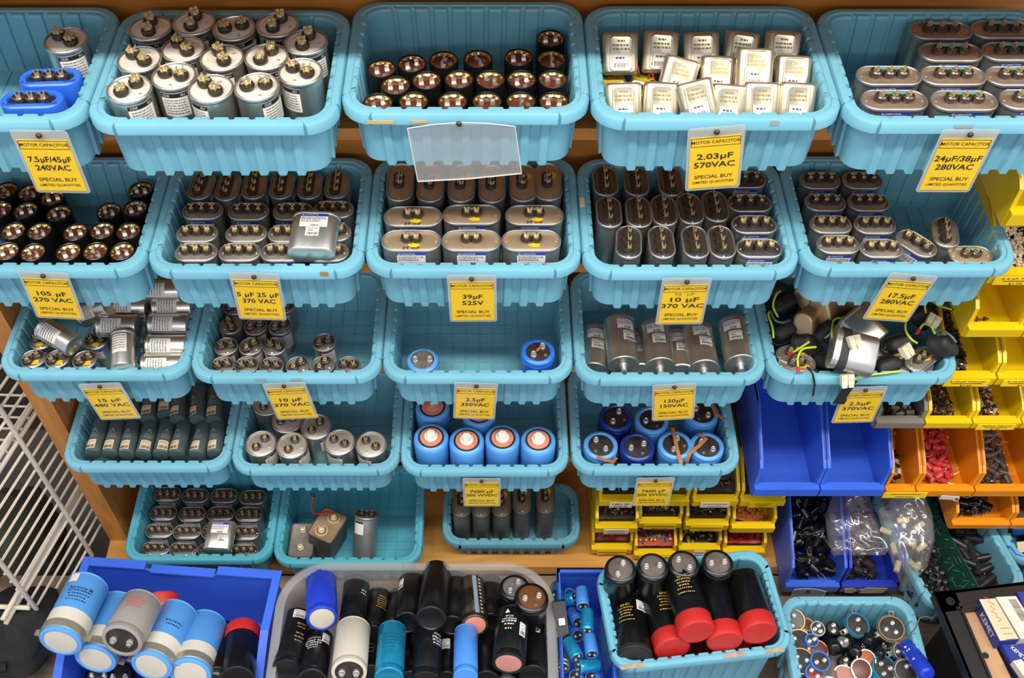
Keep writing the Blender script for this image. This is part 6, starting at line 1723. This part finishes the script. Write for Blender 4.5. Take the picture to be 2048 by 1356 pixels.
jum = [  # px, py (top middle), R, deck, rim, sleeve, posts, bracket, tilt, what it looks like
    (1586, 1241, .0180, M_DECKG, M_RIMGOLD, M_SILD, 2, 0, (.2, -.3), 'gold-rimmed can with a grey deck by the far left wall'),
    (1614, 1249, .0108, M_BRDECK, M_RIMS, M_NAVY, 0, 0, (.1, 0), 'navy can with a brown waxed top behind the gold-rimmed ones'),
    (1636, 1257, .0115, M_DECKB, M_RIMS, M_SILD, 3, 0, (.15, .1), 'silver-rimmed three-post can near the far wall'),
    (1667, 1256, .0108, M_DECKB, M_BLACK, M_BLACK, 2, 0, (.1, .1), 'small black two-post can by the far wall'),
    (1716, 1249, .0180, M_DECKB, M_TEAL, M_TEAL, 2, 1, (.1, .15), 'turquoise-rimmed can in a zinc clamp by the far wall'),
    (1783, 1256, .0190, M_DECKB, M_RIMGOLD, M_SILD, 3, 1, (.1, -.1), 'gold-rimmed can in a zinc clamp in the far right corner'),
    (1598, 1283, .0185, M_DECKB, M_RIMGOLD, M_BLACK, 1, 0, (.2, -.25), 'gold-rimmed black-decked can along the left wall'),
    (1624, 1280, .0105, M_DECKB, M_MBLUE, M_MBLUE, 2, 0, (.15, .1), 'blue-rimmed can half behind the gold-rimmed one'),
    (1687, 1283, .0108, M_DECKG, M_BLACK, M_BLACK, 2, 0, (0, 0), 'small black can with a grey deck in the middle'),
    (1636, 1301, .0160, M_BRDECK, mat('copper_rim', 'b07a58', .4, .7), M_BLACK, 0, 0, (.2, .1), 'can with a split brown waxed top'),
    (1602, 1322, .0195, M_DECKB, M_RIMGOLD, M_SILD, 3, 0, (.15, -.1), 'wide gold-rimmed three-post can at the near left'),
    (1641, 1322, .0150, M_DECKB, M_MBLUE, M_MBLUE, 2, 0, (.1, .1), 'mid blue can with a black deck and two bright screws'),
    (1733, 1319, .0150, M_ORDECK, M_SILD, M_SILD, 0, 0, (.25, .1), 'can with a rusty orange waxed top'),
    (1691, 1325, .0105, M_DECKB, M_BLACK, M_BLACK, 2, 0, (0, .1), 'small black can beside the multi-pin silver one'),
    (1723, 1339, .0160, M_BRDECK, M_RIMS, M_NAVY, 0, 0, (.25, .1), 'navy can with a chipped brown waxed top'),
    (1770, 1337, .0195, M_DECKB, M_TEAL, M_TEAL, 3, 0, (.1, .2), 'turquoise-rimmed can with a clutter of lugs'),
    (1814, 1343, .0185, M_DECKB, M_SILD, M_BLACK, 1, 1, (.1, .1), 'black-decked can in a zinc clamp by the near right wall'),
    (1629, 1346, .0135, M_RDDECK, M_MBLUE, M_MBLUE, 2, 0, (.1, 0), 'mid blue can with a dark red deck'),
    (1688, 1352, .0160, mat('pink_wax_deck', 'b8786a', .5, vary=.2, scale=50), M_RIMS, M_SILD, 0, 0, (.2, 0), 'silver-rimmed can with a pinkish waxed top'),
    (1802, 1302, .0130, M_DECKB, M_SILD, M_BLACK, 1, 1, (.3, .3), 'half-buried can in a zinc clamp beside the leaning blue one'),
]
zj = CZ - 1.742
for px, py, R, dk, rg, sl, nt, br, tl, lb in jum:
    o = ringcap(R * 1.17, .055, dk, rg, sl, nt, br)
    dz = .012 * ((px * 7 + py * 3) % 5) / 5 - .004
    top = atz(px, py, zj + dz); o.rotation_euler = Euler((tl[0], tl[1], (px % 7)))
    o.rotation_euler = (Matrix.Rotation(tl[1], 3, 'Y') @ Matrix.Rotation(tl[0], 3, 'X') @ Matrix.Rotation(px % 7, 3, 'Z')).to_euler()
    o.location = top - (o.rotation_euler.to_matrix() @ V((0, 0, .055)))
    tag(o, lb + ', in the jumbled tub', 'capacitor')
o = big_can(.0145, .075, M_ROYAL, 'round', 'plain', name='small_capacitor', bead=False); set_can(o, (1856, 1352), zq(-1.712), (1812, 1290), .075, 'royal blue can leaning on the right wall of the jumbled tub')
printing(o, .0145, [('-', .058, .0040, .006), ('-', .050, .0040, .006), ('-', .030, .0030, .006)], M_WINK, -.008)
MB().lathe([(.010, .0745), (.0135, .0750), (.0125, .083), (.0105, .084)], 20).build('bare_end', M_SIL, o)
o = big_can(.0150, .075, mat('clear_silver', 'c4bcb4', .25, .8), 'round', 'plain', name='multi_pin_capacitor', bead=False); set_can(o, (1656, 1368), zq(-1.745), (1668, 1308), .075, 'silver can bristling with pins, lying towards the viewer')
for k in range(8):
    a_ = k * pi / 4; MB().tube([(.009 * cos(a_), .009 * sin(a_), .074), (.010 * cos(a_), .010 * sin(a_), .084)], .0009, 6).build('pin', M_TIN, o)
for pa, pb, R, lb in (((1672, 1300), (1657, 1275), .0120, 'plain black can lying behind the multi-pin one'), ((1706, 1308), (1722, 1290), .0125, 'black can with white print and a grey stripe, middle of the jumbled tub'), ((1756, 1312), (1762, 1290), .0110, 'black can with white print under the clamped one'), ((1735, 1286), (1738, 1262), .0110, 'black can standing between the two clamped ones')):
    o = big_can(R, .045, M_BLACK, 'round', 'plain', name='small_capacitor', bead=False); set_can(o, pa, zq(-1.738), pb, .045, lb)
    if 'print' in lb: printing(o, R, [('-', .030, .003, .012), ('-', .024, .003, .012), ('-', .017, .002, .010)], M_WINK, 0)
lw = MB().tube([atz(1795, 1285, zq(-1.72)), atz(1812, 1275, zq(-1.705)), atz(1830, 1258, zq(-1.69)), atz(1840, 1235, zq(-1.68)), atz(1850, 1233, zq(-1.675)), atz(1866, 1236, zq(-1.68))], .0012, 6).build('grey_lead', mat('grey_lead_wire', '5a564e', .5))
tag(lw, 'stiff grey lead sticking up over the right rim of the jumbled tub', 'wire')

# --- black case with boxes
cs = empty('black_case')
cw_, cd_, ch_, ctk = .46, .42, .20, .005
m_ = mat('case_plastic', '1d1b1b', .45, vary=.2, scale=30)
b = MB()
for s in (-1, 1):
    b.box((s * (cw_ / 2 - .030), 0, ch_ / 2), (ctk, cd_ - .06, ch_)); b.box((0, s * (cd_ / 2 - .030), ch_ / 2), (cw_ - .06, ctk, ch_))
b.box((0, 0, ctk / 2), (cw_ - .06, cd_ - .06, ctk))
b.build('body', m_, cs, 0)
r_ = MB()
for s in (-1, 1):
    r_.box((s * (cw_ / 2 - .018), 0, ch_ + .002), (.036, cd_, .006)); r_.box((s * (cw_ / 2 - .003), 0, ch_ - .006), (.005, cd_, .022)); r_.box((s * (cw_ / 2 - .033), 0, ch_ + .006), (.004, cd_ - .05, .006))
    r_.box((0, s * (cd_ / 2 - .018), ch_ + .002), (cw_, .036, .006)); r_.box((0, s * (cd_ / 2 - .003), ch_ - .006), (cw_, .005, .022)); r_.box((0, s * (cd_ / 2 - .033), ch_ + .006), (cw_ - .05, .004, .006))
r_.build('rim', m_, cs, 0)
MB().lathe([(.007, ch_ + .005), (.007, ch_ + .0085), (.0045, ch_ + .0085), (.0045, ch_ + .0055)], 18, (-cw_ / 2 + .020, cd_ / 2 - .020, 0), False).build('corner_socket', m_, cs)
CR = radians(7)
corner = atz(1868, 1184, zq(-1.655))
rotc = Matrix.Rotation(CR, 3, 'Z')
cs.location = V((corner.x, corner.y, zq(-1.655) - ch_ - .006)) - rotc @ V((-cw_ / 2, cd_ / 2, 0)); cs.rotation_euler.z = CR
tag(cs, 'black plastic case holding boxes, bottom right corner of the photo', 'case')
ped = structure(MB().box((cs.location.x, cs.location.y, (LEDGEZ + cs.location.z) / 2), (cw_ - .08, cd_ - .08, max(.002, cs.location.z - LEDGEZ - .001))).build('trim_2', LEDGE, ang=0), 'low step under the black case') if cs.location.z - LEDGEZ > .004 else None
CZT = zq(-1.672)
def slab(name, pxs, z, th, m, parent=None):
    P = [atz(x, y, z) for x, y in pxs]
    c = sum(P, V((0, 0, 0))) / len(P); o = empty(name, (c.x, c.y, z))
    MB().loft([[p - c + V((0, 0, -th)) for p in P], [p - c for p in P]]).build('board' if name == 'fibre_board' else 'carton', m, o, 0)
    return o, c, P
bo, c, P = slab('fibre_board', [(1893, 1207), (1949, 1207), (2030, 1372), (1950, 1372)], CZT - .008, .003, M_TAN)
for px, py in ((1903, 1213), (1939, 1215), (1971, 1311)):
    h_ = atz(px, py, CZT - .008) - c
    MB().lathe([(.0055, -.0004), (.0055, .0003)], 18, (h_.x, h_.y, h_.z)).build('hole', M_INK, bo)
tag(bo, 'tan fibre board with round holes lying in the black case', 'board')
bo.location.z += 0
step = cs.location.z + ctk
def carton(pxs, z, zlow, side_m, top_m, label, name='cardboard_box'):
    P = [atz(x, y, z) for x, y in pxs]; c = sum(P, V((0, 0, 0))) / 4; o = empty(name, (c.x, c.y, z))
    MB().loft([[p - c + V((0, 0, zlow - z)) for p in P], [p - c for p in P]]).build('carton', side_m, o, 0)
    if top_m: MB().loft([[(p - c) * .97 + V((0, 0, .0003)) for p in P], [(p - c) * .97 + V((0, 0, .0008)) for p in P]]).build('top_label', top_m, o, 0)
    tag(o, label, 'box'); return o, c, P
M_CBLUE = mat('carton_blue', '23338c', .5); M_CTOP = mat('cream_carton_label', 'e0c4a0', .6)
bz_ = step + .001
k1, c, P = carton([(1957, 1198), (1990, 1196), (2038, 1279), (2000, 1283)], CZT + .022, CZT - .007, M_CBLUE, M_CTOP, 'blue component box with a cream label and red scribble in the case')
e1 = (P[3] - P[0]).normalized(); nrm = e1.cross(V((0, 0, 1))).normalized()
if nrm.x > 0: nrm = -nrm
Mx = Matrix((e1, V((0, 0, 1)), -nrm if False else nrm)).transposed()
lt = fit_text('KEMET', .013, .042, bold=.02)
mid = P[0].lerp(P[3], .55) - c
up_ = V((0, 0, 1)); out = nrm
lt.map(lambda p: mid + e1 * p.x + up_ * (p.y - .013) + out * .0006).build('lettering', M_WINK, k1, 0)
tp = MB()
ax = (P[3] - P[0]).normalized(); ay = (P[1] - P[0]).normalized(); ctr = (P[0] + P[1] + P[2] + P[3]) / 4 - c
q = random.Random(8)
for k in range(7):
    o0_ = ctr + ax * (-.012 + .0095 * k) + ay * .003
    a_ = o0_ - ay * .007; b_x = o0_ + ay * .008
    if k > 2: tp.tube([a_ + V((0, 0, .0011)), b_x + V((0, 0, .0011))], .0006, 4)
tp.build('printing', mat('faint_print', '77726c'), k1, 0)
sc = [ctr + ax * (-.040 + .0045 * i) + ay * (.0035 * (1 if i % 2 else -1) * (1.5 if i % 3 == 0 else .7)) + V((0, 0, .0012)) for i in range(11)]
MB().tube(sc, .0005, 5).build('red_scribble', M_RED_INK, k1)
k2, c, P = carton([(1992, 1194), (2032, 1192), (2084, 1276), (2042, 1278)], CZT + .024, CZT - .007, mat('white_carton', 'd8d2c0', .55), None, 'white component box with a barcode beside the blue one')
b = MB(); ax = (P[3] - P[0]).normalized(); ay = (P[1] - P[0]).normalized(); o0_ = P[0].lerp(P[1], .75) - c
q = random.Random(3); s = .006
while s < .045:
    l = q.choice((.0006, .001)); p0 = o0_ + ax * s
    b.loft([[p0 - ay * .008 + V((0, 0, .0004)), p0 + ay * .005 + V((0, 0, .0004)), p0 + ay * .005 + ax * l + V((0, 0, .0004)), p0 - ay * .008 + ax * l + V((0, 0, .0004))]], False, True); s += l + q.choice((.0007, .0012))
b.build('barcode', M_INK, k2, 0)
k3, c, P = carton([(2034, 1184), (2090, 1182), (2120, 1250), (2064, 1252)], CZT + .024, CZT - .007, M_CBLUE, None, 'plain dark blue box in the far corner of the case')
k4, c, P = carton([(2004, 1290), (2110, 1284), (2150, 1384), (2060, 1390)], CZT + .006, CZT - .007, M_CBLUE, None, 'flat dark blue box with a white mark, nearest the viewer in the case')
m = fit_text('KEMET', .007, .026, bold=.015).map(lambda p: V((p.x, p.y, .0005))); t_o = m.build('lettering', M_WINK, k4, 0); t_o.location = atz(2036, 1306, CZT + .0064) - V(k4.location); t_o.rotation_euler.z = -.9
k5, c, P = carton([(2026, 1322), (2042, 1318), (2100, 1378), (2070, 1384)], CZT + .020, CZT + .0065, mat('white_carton', 'd8d2c0'), None, 'narrow white box lying on the flat blue one')
ins = structure(MB().box((0, 0, 0), (cw_ - .075, cd_ - .075, max(.01, CZT - .0115 - step))).build('trim_3', m_, ang=0), 'filler tray inside the black case'); ins.location = V((cs.location.x, cs.location.y, step + (CZT - .0115 - step) / 2)); ins.rotation_euler.z = CR

# ---------------------------------------------------------------- left of the upright: wire rack and bags
wr = empty('wire_rack')
ang = radians(15); dirw = V((sin(ang), cos(ang), 0))
org = V((-.845, .80, 0))
def wp(s, z): return org + dirw * s + V((0, 0, z))
z_lo, z_hi = LEDGEZ + .002, 1.25
for i in range(32):
    z = LEDGEZ + .02 + i * .0295
    MB().tube([wp(.030, z), wp(.36, z)], .0026, 6).build('wire', M_WIRE, wr)
for s in (.033, .189, .35):
    MB().tube([wp(s, z_lo) + V((.006, 0, 0)), wp(s, z_hi) + V((.006, 0, 0))], .0044, 8).build('upright_bar', M_WIRE, wr)
for z in (.395, .412, .660, .680):
    MB().tube([wp(.0, z) + V((-.03, 0, 0)), wp(.36, z + .01) + V((-.03, 0, 0))], .0046, 8).build('shelf_rail', M_WIRE, wr)
for z in (.40, .67):
    MB().tube([wp(.03, z), wp(.03, z) + V((-.5, .02, 0))], .0046, 8).build('shelf_rail', M_WIRE, wr)
for k in range(12):
    MB().tube([wp(.05 + k * .024, .67) + V((-.03, 0, 0)), wp(.05 + k * .024, .67) + V((-.5, .02, 0))], .0022, 6).build('shelf_wire', M_WIRE, wr)
tag(wr, 'white coated wire rack left of the wooden upright', 'wire rack')
def lump(loc, r, m, label, seed, name='cloth_bag'):
    q = random.Random(seed); ph = [q.uniform(0, 6.28) for _ in range(6)]; loops = []
    for j in range(1, 18):
        th = pi * j / 18; L = []
        for i in range(28):
            a_ = 2 * pi * i / 28; k = 1 + .10 * sin(3 * a_ + ph[0] + 2 * th) + .06 * sin(7 * a_ + ph[1] - 3 * th) + .05 * sin(9 * th + ph[2] + 2 * a_)
            L.append(V((r[0] * sin(th) * cos(a_) * k, r[1] * sin(th) * sin(a_) * k, -r[2] * cos(th) * k)))
        loops.append(L)
    root = empty(name, loc); MB().loft(loops).build('cloth', m, root, 60)
    MB().tube([(-r[0] * .5, -r[1] * .8, r[2] * .5), (-r[0] * .2, -r[1] * 1.05, r[2] * .75), (r[0] * .3, -r[1] * .9, r[2] * .6)], .008, 8).build('strap', m, root)
    tag(root, label, 'bag')
lump(atz(14, 1262, LEDGEZ + .046), (.10, .085, .043), mat('black_cloth', '1c1a19', .8, vary=.3, scale=30), 'black cloth bag slumped below the wire rack', 4)
lump((-.985, 1.03, .205), (.085, .12, .20), mat('olive_cloth', '3d3f30', .8, vary=.3, scale=20), 'olive dark bag on the far side of the wire rack', 8)
